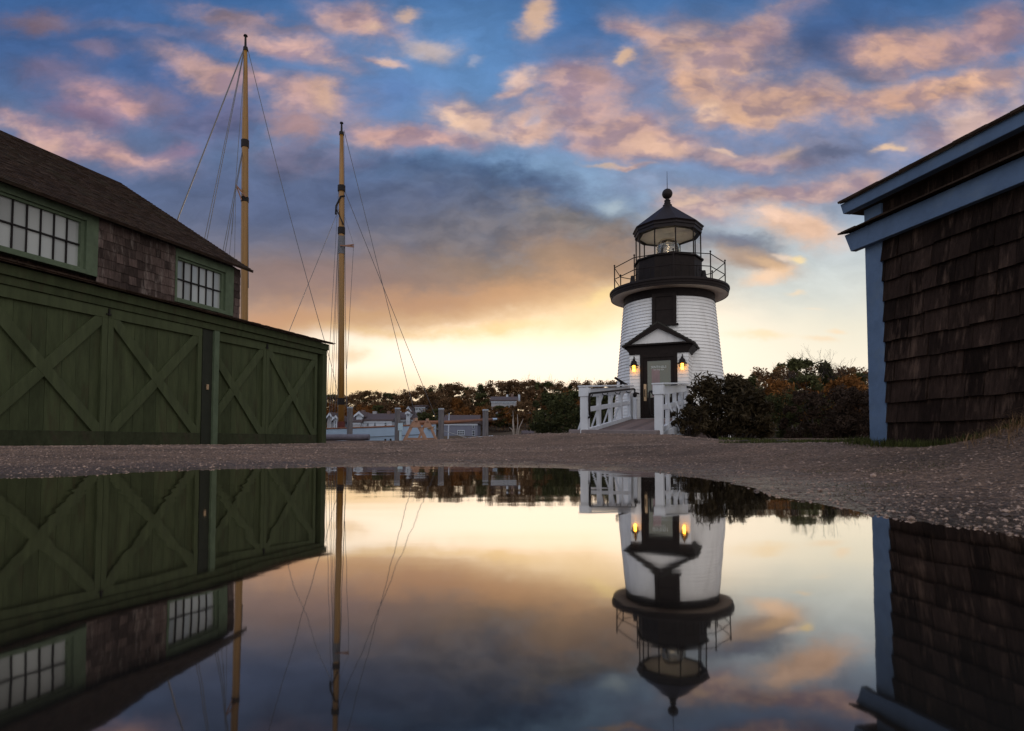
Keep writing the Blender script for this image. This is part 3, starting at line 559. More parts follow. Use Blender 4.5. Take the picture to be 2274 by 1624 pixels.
def door(s0, s1, z0, z1, n=-.05):
    mb = MB(LF); x = s0; 
    while x < s1-.02:
        w = min(random.uniform(.24, .30), s1-x); mb.box(x+.002, x+w-.003, n-.03, n+random.uniform(-.003, .002), z0+.01, z1); x += w
    d = mb.build('barn_door', M['green'], boat)
    tr, br, st, pr = .20, .27, .11, .06
    MB(LF).box(s0, s1, n, n+pr, z1-tr, z1).build('rail', M['green_brace'], d, bevel=.005)
    MB(LF).box(s0, s1, n, n+pr, z0, z0+br).build('rail', M['muddy'], d, bevel=.005)
    MB(LF).box(s0, s0+st, n, n+pr, z0+br, z1-tr).build('stile', M['green_brace'], d, bevel=.005)
    MB(LF).box(s1-st, s1, n, n+pr, z0+br, z1-tr).build('stile', M['green_brace'], d, bevel=.005)
    a, b, c, e = s0+st, s1-st, z0+br, z1-tr; hw = .10
    for (x0, x1, dz_) in ((a, b, 0.), (b, a, .004)):
        L_ = math.hypot(b-a, e-c); tx, tz = hw*L_/(e-c), hw*L_/(b-a); sg = 1 if x1 > x0 else -1
        pl = [(x0, c), (x0+sg*tx, c), (x1, e-tz), (x1, e), (x1-sg*tx, e), (x0, c+tz)]
        MB(LF).prism(pl, n+.001, n+pr-.004-dz_).build('cross_brace', M['green_brace'], d, bevel=.004)
    return d
MB(LF).box(s_post1+.002, ls(446), -.2, .0, .06, zF2-.003).build('recess_strip', M['recess_shade'], boat, bevel=.006)  # flush dark strip standing in for the shaded gap beside the post
for k, (a, b, nd_) in enumerate(pairs):
    m_ = (a+b)/2
    for (x0, x1) in ((a+.004, m_-.004), (m_+.004, b-.004)):
        d = door(x0, x1, zB+.02, zD-.005, nd_)
    MB(LF).box(m_-.05, m_+.05, nd_+.062, nd_+.08, zD-.15, zD-.12).box(m_-.015, m_+.015, nd_+.062, nd_+.09, zD-.16, zD-.03).build('door_hook', M['iron'], boat)
xlock = ls(457)
MB(LF).box(xlock-.03, xlock+.03, .002, .03, lz(865, 452), lz(853, 452)).build('padlock', M['brass'], boat, bevel=.006)
# sill of earth-stained boards
MB(LF).box(0.02, SMAX, -.14, -.005, .03, zB+.015).build('sill', M['muddy'], boat)
# lean-to roof
nU = -1.5
mb = MB()
o_, u_ = LF.p(-.12, .26, zR-.03), LF.ex; up = (LF.ey*-1.76+LF.ez*.34).normalized(); nn = u_.cross(up)*-1
if nn.z < 0: nn = -nn
shingles(mb, o_, u_, up, nn, SMAX, 1.75, .16, .10, .2, .022, .02)
q = [LF.p(-.09, .22, zR-.05), LF.p(SMAX, .22, zR-.05), LF.p(SMAX, -1.5, zR+.28), LF.p(-.09, -1.5, zR+.28)]
mb2 = MB(); mb2.hexa([tuple(v) for v in q]+[tuple(v+Vector((0, 0, .018))) for v in q])
mb.v += mb2.v; mb.f += [tuple(i+len(mb.v)-8 for i in f) for f in mb2.f]
mb.build('lean_to_roof', M['shingle_roof'], boat)
# upper storey
sU = ls(526, nU); zE = LF.hit(547, 597, nU+.3)[1]
MB(LF).box(sU+.03, SMAX, nU-9.2, nU-.16, .1, zE+.02).build('upper_wall', M['shingle_dark'], boat)
w2 = dict(cas=(LF.hit(510, HOR, nU)[0], LF.hit(379, HOR, nU)[0]), sash=(ls(487, nU), ls(387, nU)), top=LF.hit(387, 572, nU)[1], bot=LF.hit(387, 658, nU)[1], ctop=LF.hit(379, 546, nU)[1], n=6)
ww = (ls(16, nU)-ls(167.5, nU))/5
w1d = dict(cas=(ls(202.5, nU), ls(167.5, nU)+ww*9+.25), sash=(ls(167.5, nU), ls(167.5, nU)+ww*9), top=LF.hit(167, 488, nU)[1], bot=LF.hit(162, 588, nU)[1], ctop=LF.hit(202, 478, nU)[1], n=9)
for (a, b) in ((sU, w2['cas'][0]), (w2['cas'][1], w1d['cas'][0]), (w1d['cas'][1], SMAX)):
    if b-a < .05: continue
    mb = MB(); shingles(mb, LF.p(a, nU, zR+.2), LF.ex, LF.ez, LF.ey, b-a, zE-zR-.2, .205, .11, .30, .018, .014); mb.build('shingle_siding', M['shingle_wall'], boat)
mb = MB(); shingles(mb, LF.p(sU, nU, zR+.0), -LF.ey, LF.ez, -LF.ex, 3, zE-zR, .205, .09, .24, .016, .01)
mb.build('end_siding', M['shingle_wall'], boat)
def long_window(w):
    c0_, c1_ = w['cas']; s0, s1 = w['sash']; t, b, ct = w['top'], w['bot'], w['ctop']; cb = b-.13
    mb = MB(LF); n = nU
    mb.box(c0_, s0-.08, n-.1, n+.035, cb, ct); mb.box(s1+.05, c1_, n-.1, n+.035, cb, ct)
    mb.box(s0-.08, s1+.05, n-.1, n+.030, t+.05, ct-.002); mb.box(s0-.08, s1+.05, n-.1, n+.05, cb, b-.04)
    f = mb.build('window', M['green_trim'], boat, bevel=.004)
    mb = MB(LF); mb.box(s0-.08, s0, n-.12, n-.03, b-.04, t+.05); mb.box(s1, s1+.05, n-.12, n-.03, b-.04, t+.05); mb.box(s0, s1, n-.12, n-.03, t, t+.05); mb.box(s0, s1, n-.12, n-.03, b-.04, b)
    mb.build('sash', M['green_trim'], f)
    mb = MB(LF); hz_ = (b+t)/2
    for i in range(w['n']):
        for z0, z1 in ((b, hz_), (hz_, t)):
            x0, x1 = s0+(s1-s0)*i/w['n'], s0+(s1-s0)*(i+1)/w['n']; e = [random.uniform(-.005, .005) for _ in range(3)]
            mb.add([(x0, n-.1+e[0], z0), (x1, n-.1+e[1], z0), (x1, n-.1+e[1]+e[2], z1), (x0, n-.1+e[0]+e[2], z1)], [(0, 1, 2, 3)])
    mb.build('pane', M['sash_glass'], f)
    mb = MB(LF)
    for i in range(1, w['n']): x = s0+(s1-s0)*i/w['n']; mb.box(x-.011, x+.011, n-.11, n-.065, b, t)
    mb.box(s0, s1, n-.11, n-.055, (b+t)/2-.014, (b+t)/2+.014)
    mb.build('muntin', M['iron'], f)
long_window(w1d); long_window(w2)
# main roof
rg = LF.hit; pe = at(265, 405, 1)
wd = 4.6; zRidge = zE+3.1
# ridge end read from the photograph on the gable plane
gf = Frame(LF.p(sU-.18, nU, 0), LF.ey, -LF.ex); gx_, gz_ = gf.hit(265, 405)
wd = -gx_; zRidge = gz_
rise = (zRidge-zE)/(wd+.3); ev = (-LF.ey+LF.ez*rise); sl_ = ev.length*(wd+.3); ev.normalize(); nrm = LF.ex.cross(ev)
if nrm.z < 0: nrm = -nrm
o_ = LF.p(sU-.18, nU+.3, zE)
mb = MB(); shingles(mb, o_, LF.ex, ev, nrm, SMAX-sU, sl_, .135, .09, .2, .02, .012)
a_, b_ = o_-nrm*.05, o_+LF.ex*(SMAX-sU)-nrm*.05; c_, d_ = b_+ev*sl_, a_+ev*sl_
m2 = [a_, b_, c_, d_]; n0 = len(mb.v); mb.v += m2+[v+nrm*.042 for v in m2]; mb.f += [tuple(i+n0 for i in f) for f in [(0, 3, 2, 1), (4, 5, 6, 7), (0, 1, 5, 4), (1, 2, 6, 5), (2, 3, 7, 6), (3, 0, 4, 7)]]
bk = LF.p(sU-.18, nU-2*wd, zE); n0 = len(mb.v); mb.v += [d_, c_, bk+LF.ex*(SMAX-sU), bk]; mb.f.append((n0, n0+1, n0+2, n0+3))
mb.build('roof', M['shingle_roof'], boat)
mb = MB(LF); xg = sU+.02; mb.add([(xg, nU, zE), (xg, nU-2*wd, zE), (xg, nU-wd, zRidge-.15), (xg+.1, nU, zE), (xg+.1, nU-2*wd, zE), (xg+.1, nU-wd, zRidge-.15)], [(0, 1, 2), (5, 4, 3), (0, 2, 5, 3), (1, 4, 5, 2), (0, 3, 4, 1)])
mb.build('gable', M['shingle_wall'], boat)

# ------------------------------------------------------------------ right: brown shingled shed
c1 = at(1941, HOR, 4.8); v2 = Vector(((850-CX)/FPX, 1, 0)).normalized()
RF = Frame((c1.x, c1.y, 0), v2, Vector((-v2.y, v2.x, 0)))
shed = thing('shed', RF.p(-2, -1.5, .15), 'low brown shingled shed with pale blue trim at the right edge', 'shed')
def rz(px, py, off=0.): return RF.hit(px, py, off)[1]
zb = rz(1940, 982)-.03; z1_, z2_, z3_, z4_ = rz(2100, 474, .07), rz(2100, 420, .07), rz(2100, 367, .10), rz(2100, 338, .10)
LEN = -6.0
MB(RF).box(LEN, -.005, -3.2, -.012, zb-.1, z4_-.02).build('wall_core', M['shingle_dark'], shed)
mb = MB(); shingles(mb, RF.p(LEN, 0, zb+.02), RF.ex, RF.ez, RF.ey, -LEN-.145, z1_-zb-.02, .152, .10, .20, .030, .005)
mb.build('shingle_siding', M['shingle_dark'], shed); mb = MB()
shingles(mb, RF.p(LEN, -.01, z2_+.02), RF.ex, RF.ez, RF.ey, -LEN-.145, z3_-z2_, .152, .10, .2, .014, .004)
mb.build('upper_siding', M['shingle_dark'], shed)
MB(RF).box(-.145, .02, -.14, .022, zb-.06, z3_-.002).build('corner_board', M['blue_trim'], shed, bevel=.005)
# lower trim board with a raked end, capped by a strip of shingles
mb = MB(RF); mb.prism([(LEN, z1_), (.11, z1_), (.175, z2_-.012), (LEN, z2_-.012)], .023, .075); mb.build('lower_trim', M['blue_trim'], shed, bevel=.004)
mb = MB(); shingles(mb, RF.p(LEN, .13, z2_-.008), RF.ex, (-RF.ey+RF.ez*.22).normalized(), (RF.ey*.22+RF.ez).normalized(), -LEN+.185, .14, .07, .1, .2, .010, .004); 
mb.build('shingle_strip', M['shingle_roof'], shed)
mb = MB(RF); mb.prism([(LEN, z3_), (.13, z3_), (.16, z4_), (LEN, z4_)], .05, .12); mb.build('upper_trim', M['blue_trim'], shed, bevel=.004)
MB(RF).box(LEN, .12, -.15, .05, z3_-.001, z3_+.03).build('soffit', M['shingle_roof'], shed)
mb = MB(); shingles(mb, RF.p(LEN, .15, z4_+.002), RF.ex, (-RF.ey+RF.ez*.35).normalized(), (RF.ey*.35+RF.ez).normalized(), -LEN+.15, 2.4, .13, .1, .2, .014, .008)
a_, b_, = RF.p(LEN, .14, z4_-.004), RF.p(.14, .14, z4_-.004); ev = (-RF.ey+RF.ez*.35); q = [a_, b_, b_+ev*2.4, a_+ev*2.4]; n0 = len(mb.v)
mb.v += q+[v+Vector((0, 0, .012)) for v in q]; mb.f += [tuple(i+n0 for i in f) for f in [(0, 3, 2, 1), (4, 5, 6, 7), (0, 1, 5, 4), (1, 2, 6, 5), (2, 3, 7, 6), (3, 0, 4, 7)]]
mb.build('roof', M['shingle_roof'], shed)

# ------------------------------------------------------------------ lighthouse
LC = at(1488, HOR, 19.7); PA = Vector((-.384, -.923, 0)).normalized()
PF = Frame((LC.x, LC.y, 0), Vector((-PA.y*-1*-1, 0, 0)) if False else (PA.y, -PA.x, 0), PA)     # x to the viewer's left, y out of the porch
PF = Frame((LC.x, LC.y, 0), (PA.y, -PA.x, 0), PA)
lh = thing('lighthouse', (LC.x, LC.y, .3), 'white clapboard lighthouse with black lantern room and gabled entry porch', 'lighthouse')
def zt(py, Y): return at(1488, py, Y).z
TZ0, TZ1, TR0, TR1 = .1, 4.62, 1.86, 1.43
def TR(z): return TR0+(TR1-TR0)*(z-TZ0)/(TZ1-TZ0)
prof = []; nc = 45
for i in range(nc):
    a, b = TZ0+(TZ1-TZ0)*i/nc, TZ0+(TZ1-TZ0)*(i+1)/nc; prof += [(TR(a)+.002, a), (TR(a)+.026, a+.001), (TR(b)+.003, b)]
LW = Frame((LC.x, LC.y, 0), (1, 0, 0), (0, 1, 0))
mb = MB(LW).lathe(prof, 96); o = mb.build('tower', M['white'], lh); smooth_angle(o, 30)
mb = MB(LW).lathe([(TR1+.0, 4.60), (TR1+.03, 4.6), (TR1+.03, 4.66), (TR1+.015, 4.67), (TR1+.015, 4.86)], 72); smooth_angle(mb.build('collar', M['black'], lh))
mb = MB(LW).lathe([(1.0, 4.86), (1.84, 4.86)], 72, close=False); mb.build('gallery_soffit', M['soffit'], lh)
mb = MB(LW).lathe([(1.84, 4.85), (1.86, 4.85), (1.86, 4.92), (1.875, 4.925), (1.875, 5.0), (1.90, 5.005), (1.90, 5.06), (1.885, 5.08), (.9, 5.09)], 72, close=False); smooth_angle(mb.build('gallery', M['black'], lh))
DA = math.atan2(-19.7, -LC.x)          # direction of the camera as seen from the tower
def octv(r, k, n=10): a = DA + R(13.2) + 2*math.pi*k/n; return (r*math.cos(a), r*math.sin(a))
zP0, zG0, zG1, zEv, zAp = 5.09, 6.05, 6.90, 7.12, 7.93
A0 = DA+R(13.2)
mb = MB(LW).lathe([(1.06, zP0), (1.06, zG0-.05), (1.12, zG0-.045), (1.12, zG0), (.9, zG0+.004)], 10, a0=A0)
pp = mb.build('parapet', M['black'], lh)
for k in range(10):
    x0, y0 = octv(1.062, k); x1, y1 = octv(1.062, k+1)
    for f in (.28, .72):
        MB(LW).tube([(x0+(x1-x0)*f, y0+(y1-y0)*f, zP0+.06), (x0+(x1-x0)*f, y0+(y1-y0)*f, zP0+.66)], .012, 5).build('grab_bar', M['iron'], pp)
for k in range(10):
    x0, y0 = octv(1.03, k); MB(LW).tube([(x0, y0, zG0), (x0, y0, zG1)], .021, 6).build('mullion', M['black'], lh)
    a, b = octv(1.028, k), octv(1.028, k+1)
    MB(LW).add([(*a, zG0), (*b, zG0), (*b, zG1), (*a, zG1)], [(0, 1, 2, 3)]).build('lantern_pane', M['lantern_glass'], lh)
mb = MB(LW).lathe([(.9, zG1), (1.07, zG1), (1.07, zG1+.1), (1.10, zG1+.11), (1.10, zG1+.17), (1.15, zEv), (.14, zAp-.02), (.0, zAp)], 10, a0=A0, close=False)
MB(LW).lathe([(1.05, zG1+.012), (.5, zG1+.05), (.0, zG1+.06)], 10, a0=A0, close=False).build('lantern_ceiling', M['white'], lh)
rf = mb.build('lantern_roof', M['black_roof'], lh)
mb = MB(LW).lathe([(.15, zAp-.05), (.15, zAp+.02), (.10, zAp+.04), (.11, zAp+.1), (.085, zAp+.11), (.085, zAp+.14), (.10, zAp+.15), (.10, zAp+.18), (.06, zAp+.2), (.055, zAp+.26)], 20)
smooth_angle(mb.build('vent_neck', M['black_roof'], rf))
zb_ = zAp+.40; mb = MB(LW).lathe([(.17*math.sin(t), zb_-.17*math.cos(t)) for t in np.linspace(.02, math.pi-.02, 16)], 24); mb.build('vent_ball', M['black_roof'], rf, smooth=True)
MB(LW).tube([(0, 0, zb_+.16), (0, 0, zb_+.76)], [.012, .005], 6).build('lightning_rod', M['iron'], rf)
# lens
mb = MB(LW).lathe([(.22, zG0-.1), (.30, zG0+.02), (.335, zG0+.14), (.33, zG0+.24), (.29, zG0+.36), (.23, zG0+.46), (.17, zG0+.52)], 28, close=False)
pr2 = []
for i in range(14):
    t = i/13; r = .36*math.sin(R(38+104*t))**.8; z = zG0-.02+.72*t; pr2 += [(r, z), (r+.02, z+.02), (r, z+.038)]
lens = MB(LW).lathe(pr2, 28, close=False).build('lens', M['lens_glass'], lh, smooth=True)
for s_ in (-1, 1):
    pts = [(s_*.20, -.24, zG0-.05), (s_*.27, -.26, zG0+.22), (s_*.22, -.24, zG0+.45), (s_*.12, -.2, zG0+.66)]
    MB(LW).tube(pts, [.03, .045, .04, .03], 6).build('lens_rib', M['lens_rib'], lens)
MB(LW).lathe([(.2, zG0+.66), (.2, zG0+.70)], 20).build('lens_cap', M['lens_rib'], lens)
MB(LW).lathe([(.03, zG0+.08), (.06, zG0+.13), (.03, zG0+.20)], 12).build('lens_bulb', M['lens_lamp'], lens)
# railing round the gallery
rr, nr = 1.76, 9; rl = None
mb = MB(LW); ra = lambda k: DA+R(5)+2*math.pi*k/nr
vs = [(rr*math.cos(ra(k)), rr*math.sin(ra(k))) for k in range(nr)]
for zz in (5.86, 5.48): 
    for k in range(nr): mb.tube([(*vs[k], zz), (*vs[(k+1) % nr], zz)], .014, 6)
rl = mb.build('gallery_railing', M['black'], lh)
for x, y in vs:
    MB(LW).lathe([(.019, 5.07), (.019, 5.89), (.012, 5.9), (.03, 5.92), (.03, 5.94), (.008, 5.965)], 8, (x, y)).build('stanchion', M['black'], rl)
for k, (az) in enumerate((R(62), R(-66))):
    a = DA+az; x, y = 1.22*math.cos(a), 1.22*math.sin(a)
    MB(LW).lathe([(.02, 5.55), (.06, 5.54), (.075, 5.45), (.085, 5.36), (.12, 5.31)], 14, (x, y)).tube([(x, y, 5.53), (x*.87, y*.87, 5.6)], .015, 5).build('floodlight', M['iron'], lh)
# tower window
wa = DA-R(5.0); nx, ny = math.cos(wa), math.sin(wa); tl = (TR1-TR0)/(TZ1-TZ0)
WF = Frame((LC.x+nx*(TR(3.72)+.035), LC.y+ny*(TR(3.72)+.035), 3.72), (-ny, nx, 0), (nx, ny, 0), Vector((nx*tl, ny*tl, 1)))
mb = MB(WF); mb.box(-.36, -.26, -.06, .06, 0, .96).box(.26, .36, -.06, .06, 0, .96).box(-.26, .26, -.06, .058, .86, .96).box(-.26, .26, -.06, .05, 0, .05)
tw = mb.build('tower_window', M['black'], lh)
MB(WF).box(-.26, .26, -.05, .02, .05, .45).box(-.26, .26, -.05, .035, .45, .50).box(-.26, .26, -.05, .03, .50, .86).build('shutter', M['black'], tw)
MB(WF).box(-.42, .42, -.05, .09, -.05, -.002).build('sill', M['black'], tw)
# porch
SC, HW, NF, PZ0, PZ1 = -.03, .83, 2.34, .30, 2.74
zs = [PZ0+.1*i for i in range(int((PZ1-PZ0)/.1)+1)]+[PZ1]
mb = MB(PF); clap(mb, [((SC-HW, 1.0), (-1, 0)), ((SC-HW, NF), (-1, 1)), ((SC-.53, NF), (0, 1))], zs, .014); clap(mb, [((SC+.53, NF), (0, 1)), ((SC+HW, NF), (1, 1)), ((SC+HW, 1.0), (1, 0))], zs, .014)
mb.box(SC-HW+.01, SC+HW-.01, 1.0, NF-.01, PZ0, PZ1)
porch = mb.build('porch', M['white'], lh)
zA, zL = 3.66, 3.0; OV = 1.02; NB, NO = 1.0, NF+.16
MB(PF).box(SC-HW-.02, SC+HW+.02, NF-.04, NF+.035, PZ1-.02, 2.965).build('frieze', M['black'], porch)
MB(PF).box(SC-OV+.06, SC+OV-.06, NF-.06, NO-.02, 2.97, 3.02).build('cornice', M['black'], porch)
MB(PF).prism([(SC-OV+.1, 3.02), (SC+OV-.1, 3.02), (SC, zA-.16)], NF-.05, NF+.02).build('pediment', M['white'], porch)
th_ = .17; dxx = OV; dzz = zA-zL
for s_ in (-1, 1):
    MB(PF).prism([(SC, zA-.03), (SC+s_*OV, zL-.02), (SC+s_*(OV-.02), zL-.02-.05), (SC+s_*(OV-.16), zL-.02+.015), (SC, zA-.03-th_)], NF+.02, NO-.01).build('raking_cornice', M['black'], porch)
mb = MB()
for s_ in (-1, 1):
    e0 = PF.p(SC+s_*(OV+.02), NO, zL-.035); upv = (PF.ex*(-s_)*dxx+PF.ez*dzz); L_ = upv.length; upv.normalize(); nv = (PF.ex*s_*dzz+PF.ez*dxx).normalized()
    shingles(mb, e0, -PF.ey, upv, nv, NO-NB, L_+.03, .12, .1, .18, .02, .004)
    q = [e0, e0-PF.ey*(NO-NB), e0-PF.ey*(NO-NB)+upv*L_, e0+upv*L_]; n0 = len(mb.v); mb.v += [v-nv*.03 for v in q]+q; mb.f += [tuple(i+n0 for i in f) for f in [(0, 3, 2, 1), (4, 5, 6, 7), (0, 1, 5, 4), (1, 2, 6, 5), (2, 3, 7, 6), (3, 0, 4, 7)]]
    mb3 = MB(PF).prism([(SC+s_*(HW+.0), zL-.25), (SC+s_*(OV-.03), zL-.05), (SC+s_*(OV-.03), zL-.03), (SC+s_*(HW), zL-.03)], NB, NF+.03); mb3.build('eave_soffit', M['black'], porch)
mb.build('porch_roof', M['porch_shingle'], porch)
# door
dz0, dz1 = .86, 2.72
mb = MB(PF).box(SC+.44, SC+.53, NF-.03, NF+.04, dz0, dz1).box(SC-.53, SC-.44, NF-.03, NF+.04, dz0, dz1).box(SC-.44, SC+.44, NF-.03, NF+.037, dz1-.1, dz1-.002)
mb.build('door_frame', M['black'], porch)
gz0, gz1, gs = .0, 0., 0.
mb = MB(PF); g0, g1, ga, gb = 1.45, 2.52, SC-.345, SC+.325
mb.box(SC-.44, ga, NF-.03, NF+.015, dz0, dz1-.1).box(gb, SC+.44, NF-.03, NF+.015, dz0, dz1-.1).box(ga, gb, NF-.03, NF+.013, g1, dz1-.1).box(ga, gb, NF-.03, NF+.013, dz0, g0)
dr = mb.build('door', M['black'], lh)
MB(PF).box(ga, gb, NF-.012, NF-.002, g0, g1).build('door_pane', M['door_glass'], dr)
MB(PF).box(SC-.03, SC+.20, NF-.0015, NF-.0005, g0+.02, 2.28).build('poster', M['poster'], dr)
text('SENTINELS', .092, PF, SC+.0, NF+.001, 2.335, M['letter'], 'lettering', dr)
text('OF THE SEA', .055, PF, SC+.0, NF+.001, 2.255, M['letter'], 'lettering', dr)
mb = MB(PF).box(SC+.355, SC+.43, NF+.015, NF+.021, 1.36, 1.85); hp = mb.build('push_plate', M['brass'], dr)
MB(PF).tube([(SC+.395, NF+.02, 1.48), (SC+.395, NF+.07, 1.5), (SC+.395, NF+.07, 1.68), (SC+.395, NF+.02, 1.7)], .012, 6).build('door_handle', M['iron'], hp)
# street number
npl = MB(PF); xN, zN = SC-.665, 1.77
npl.prism([(xN+.085*math.cos(t), zN+.085*math.sin(t)) for t in np.linspace(0, 2*math.pi, 28)[:-1]], NF+.014, NF+.02)
plate = npl.build('number_plate', M['white'], lh)
ring = MB(PF); T = [(xN+.078*math.cos(t), NF+.021, zN+.078*math.sin(t)) for t in np.linspace(0, 2*math.pi, 25)]; ring.tube(T, .006, 5, False); ring.build('number_ring', M['ink'], plate)
text('71', .10, PF, xN, NF+.021, zN, M['ink'], 'number', plate)
# wall lanterns either side of the door
for s_ in (-1, 1):
    x, zz, y = SC+s_*.68 if s_ < 0 else SC+.69, 2.40, NF+.13
    mb = MB(PF).lathe([(.012, zz+.20), (.03, zz+.19), (.035, zz+.15), (.075, zz+.12), (.09, zz+.05), (.095, zz+.03), (.14, zz+.0), (.14, zz-.01), (.06, zz+.0)], 18, (x, y))
    mb.lathe([(.06, zz-.045), (.105, zz-.055), (.105, zz-.062), (.06, zz-.055)], 18, (x, y)).lathe([(.055, zz-.085), (.09, zz-.092), (.09, zz-.099), (.055, zz-.094)], 18, (x, y))
    mb.tube([(x, y, zz+.17), (x, y-.02, zz+.26), (x, y-.10, zz+.24), (x, NF+.01, zz+.1)], .012, 6)
    wl = mb.build('wall_lantern', M['iron'], lh); smooth_angle(wl)
    MB(PF).lathe([(.036, zz-.01), (.038, zz-.14), (.026, zz-.17), (.005, zz-.18)], 14, (x, y)).build('bulb', M['bulb'], wl, smooth=True)

# ------------------------------------------------------------------ ramp bridge to the door
N0, N1 = NF+.02, 7.32; D0, D1 = .84, .365
rampo = thing('footbridge', PF.p(0, 5, .3), 'white railed wooden ramp rising from the gravel to the lighthouse door', 'footbridge')
def dk(n): return D0+(D1-D0)*(n-N0)/(N1-N0)
mb = MB(PF); w = .75; nb = 9
for i in range(nb):
    a, b = -w+2*w*i/nb+.003, -w+2*w*(i+1)/nb-.003
    mb.hexa([(a, N0, dk(N0)-.05), (a, N1, dk(N1)-.05), (b, N1, dk(N1)-.05), (b, N0, dk(N0)-.05), (a, N0, dk(N0)), (a, N1, dk(N1)), (b, N1, dk(N1)), (b, N0, dk(N0))])
mb.build('deck', M['deck'], rampo)
for s_ in (-1, 1):
    x = s_*.80
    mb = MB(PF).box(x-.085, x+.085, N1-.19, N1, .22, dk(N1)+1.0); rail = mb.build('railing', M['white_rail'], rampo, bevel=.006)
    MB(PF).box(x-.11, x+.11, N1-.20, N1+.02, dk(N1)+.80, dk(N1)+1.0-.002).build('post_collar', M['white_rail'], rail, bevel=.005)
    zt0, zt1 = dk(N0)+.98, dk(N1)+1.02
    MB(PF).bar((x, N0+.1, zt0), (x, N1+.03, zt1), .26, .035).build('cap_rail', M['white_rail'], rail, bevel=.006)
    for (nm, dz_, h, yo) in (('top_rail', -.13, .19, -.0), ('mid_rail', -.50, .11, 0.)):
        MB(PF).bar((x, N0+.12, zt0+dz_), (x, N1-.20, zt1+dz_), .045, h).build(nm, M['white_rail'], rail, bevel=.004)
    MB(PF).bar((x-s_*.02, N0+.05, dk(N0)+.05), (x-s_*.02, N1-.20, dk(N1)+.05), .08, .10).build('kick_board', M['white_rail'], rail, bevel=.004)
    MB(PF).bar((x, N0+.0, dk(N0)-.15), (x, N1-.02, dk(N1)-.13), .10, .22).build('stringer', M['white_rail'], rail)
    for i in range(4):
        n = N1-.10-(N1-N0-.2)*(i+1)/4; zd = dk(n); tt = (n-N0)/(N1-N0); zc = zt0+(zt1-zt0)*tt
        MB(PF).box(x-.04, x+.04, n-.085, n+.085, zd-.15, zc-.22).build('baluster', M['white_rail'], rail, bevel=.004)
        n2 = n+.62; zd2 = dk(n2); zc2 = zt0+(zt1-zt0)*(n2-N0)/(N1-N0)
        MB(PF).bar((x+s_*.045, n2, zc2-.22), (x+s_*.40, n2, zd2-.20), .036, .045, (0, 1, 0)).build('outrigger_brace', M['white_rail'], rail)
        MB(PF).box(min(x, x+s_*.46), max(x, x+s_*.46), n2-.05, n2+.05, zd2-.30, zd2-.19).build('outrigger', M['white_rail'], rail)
    # pipe handrail on brackets with a returned loop at the foot
    xi = x-s_*.16; hh = .86
    za, zb2 = dk(N1)+hh, dk(N0)+hh
    loop = [(xi, N1+.02, za-.50), (xi, N1+.10, za-.47), (xi, N1+.13, za-.35), (xi, N1+.13, za-.10), (xi, N1+.10, za-.02), (xi, N1+.02, za)]
    pth = [(x-s_*.06, N1-.1, za-.53)]+loop+[(xi, N0+.3, zb2), (xi, N0+.12, zb2)]+([(xi, N0+.1, zb2-.1), (xi-s_*.1, N0+.02, zb2-.12)] if s_ > 0 else [])
    hr = MB(PF).tube(pth, .024, 8).build('handrail', M['iron'], rampo, smooth=True)
    for i in range(4):
        n = N1-.15-(N1-N0-.5)*i/3.2; z = dk(n)+hh
        MB(PF).tube([(xi, n, z-.02), (xi+s_*.03, n, z-.08), (xi+s_*.11, n, z-.07), (xi+s_*.135, n, z-.03)], .012, 5).build('bracket', M['iron'], hr)
    # short end post with a dark round fitting
    xe = x-s_*.16
    ep = MB(PF).box(xe-.05, xe+.05, N0+.05, N0+.15, dk(N0)-.1, dk(N0)+.62).box(xe-.06, xe+.06, N0+.04, N0+.16, dk(N0)+.55, dk(N0)+.60).build('end_post', M['white_rail'], rampo)
    MB(PF).lathe([(.01, dk(N0)+.62), (.05, dk(N0)+.65), (.062, dk(N0)+.70), (.05, dk(N0)+.75), (.01, dk(N0)+.78)], 12, (xe, N0+.10)).build('post_lamp', M['iron'], ep, smooth=True)
# stair handrail running down to the right from the landing
MB(PF).tube([(-.74, N0+.1, dk(N0)+.90), (-.95, N0+.12, dk(N0)+.86), (-1.9, N0+.25, dk(N0)+.42)], .032, 8).tube([(-1.85, N0+.25, dk(N0)+.44), (-1.85, N0+.25, .2)], .028, 8).build('stair_handrail', M['iron'], rampo, smooth=True)
MB(PF).box(-1.9, -.8, N0-.05, N0+.45, .25, dk(N0)-.02).build('landing', M['deck'], rampo)
# curb timber across the foot of the ramp
pc0, pc1 = at(1268, HOR, 13.55), at(1462, HOR, 12.35)
mb = MB().bar((pc0.x, pc0.y, .40), (pc1.x, pc1.y, .365), .22, .10); tag(mb.build('curb', M['curb'], bevel=.02), 'worn timber curb lying at the foot of the white ramp', 'curb')
# reading panel left of the tower
pa, pb = at(1366, 840, 17.2), at(1393, 857, 17.2)
ip = thing('information_panel', (pb.x-.1, 17.2, .6), 'slanted black reading panel seen edge-on left of the lighthouse porch', 'information panel')
MB().hexa([(pa.x, 17.1, pa.z), (pb.x, 17.1, pb.z), (pb.x, 17.35, pb.z), (pa.x, 17.35, pa.z), (pa.x, 17.1, pa.z+.03), (pb.x, 17.1, pb.z+.03), (pb.x, 17.35, pb.z+.03), (pa.x, 17.35, pa.z+.03)]).build('panel', M['iron'], ip)
MB().box((pa.x+pb.x)/2-.03, (pa.x+pb.x)/2+.03, 17.2, 17.26, .2, (pa.z+pb.z)/2).build('leg', M['iron'], ip)

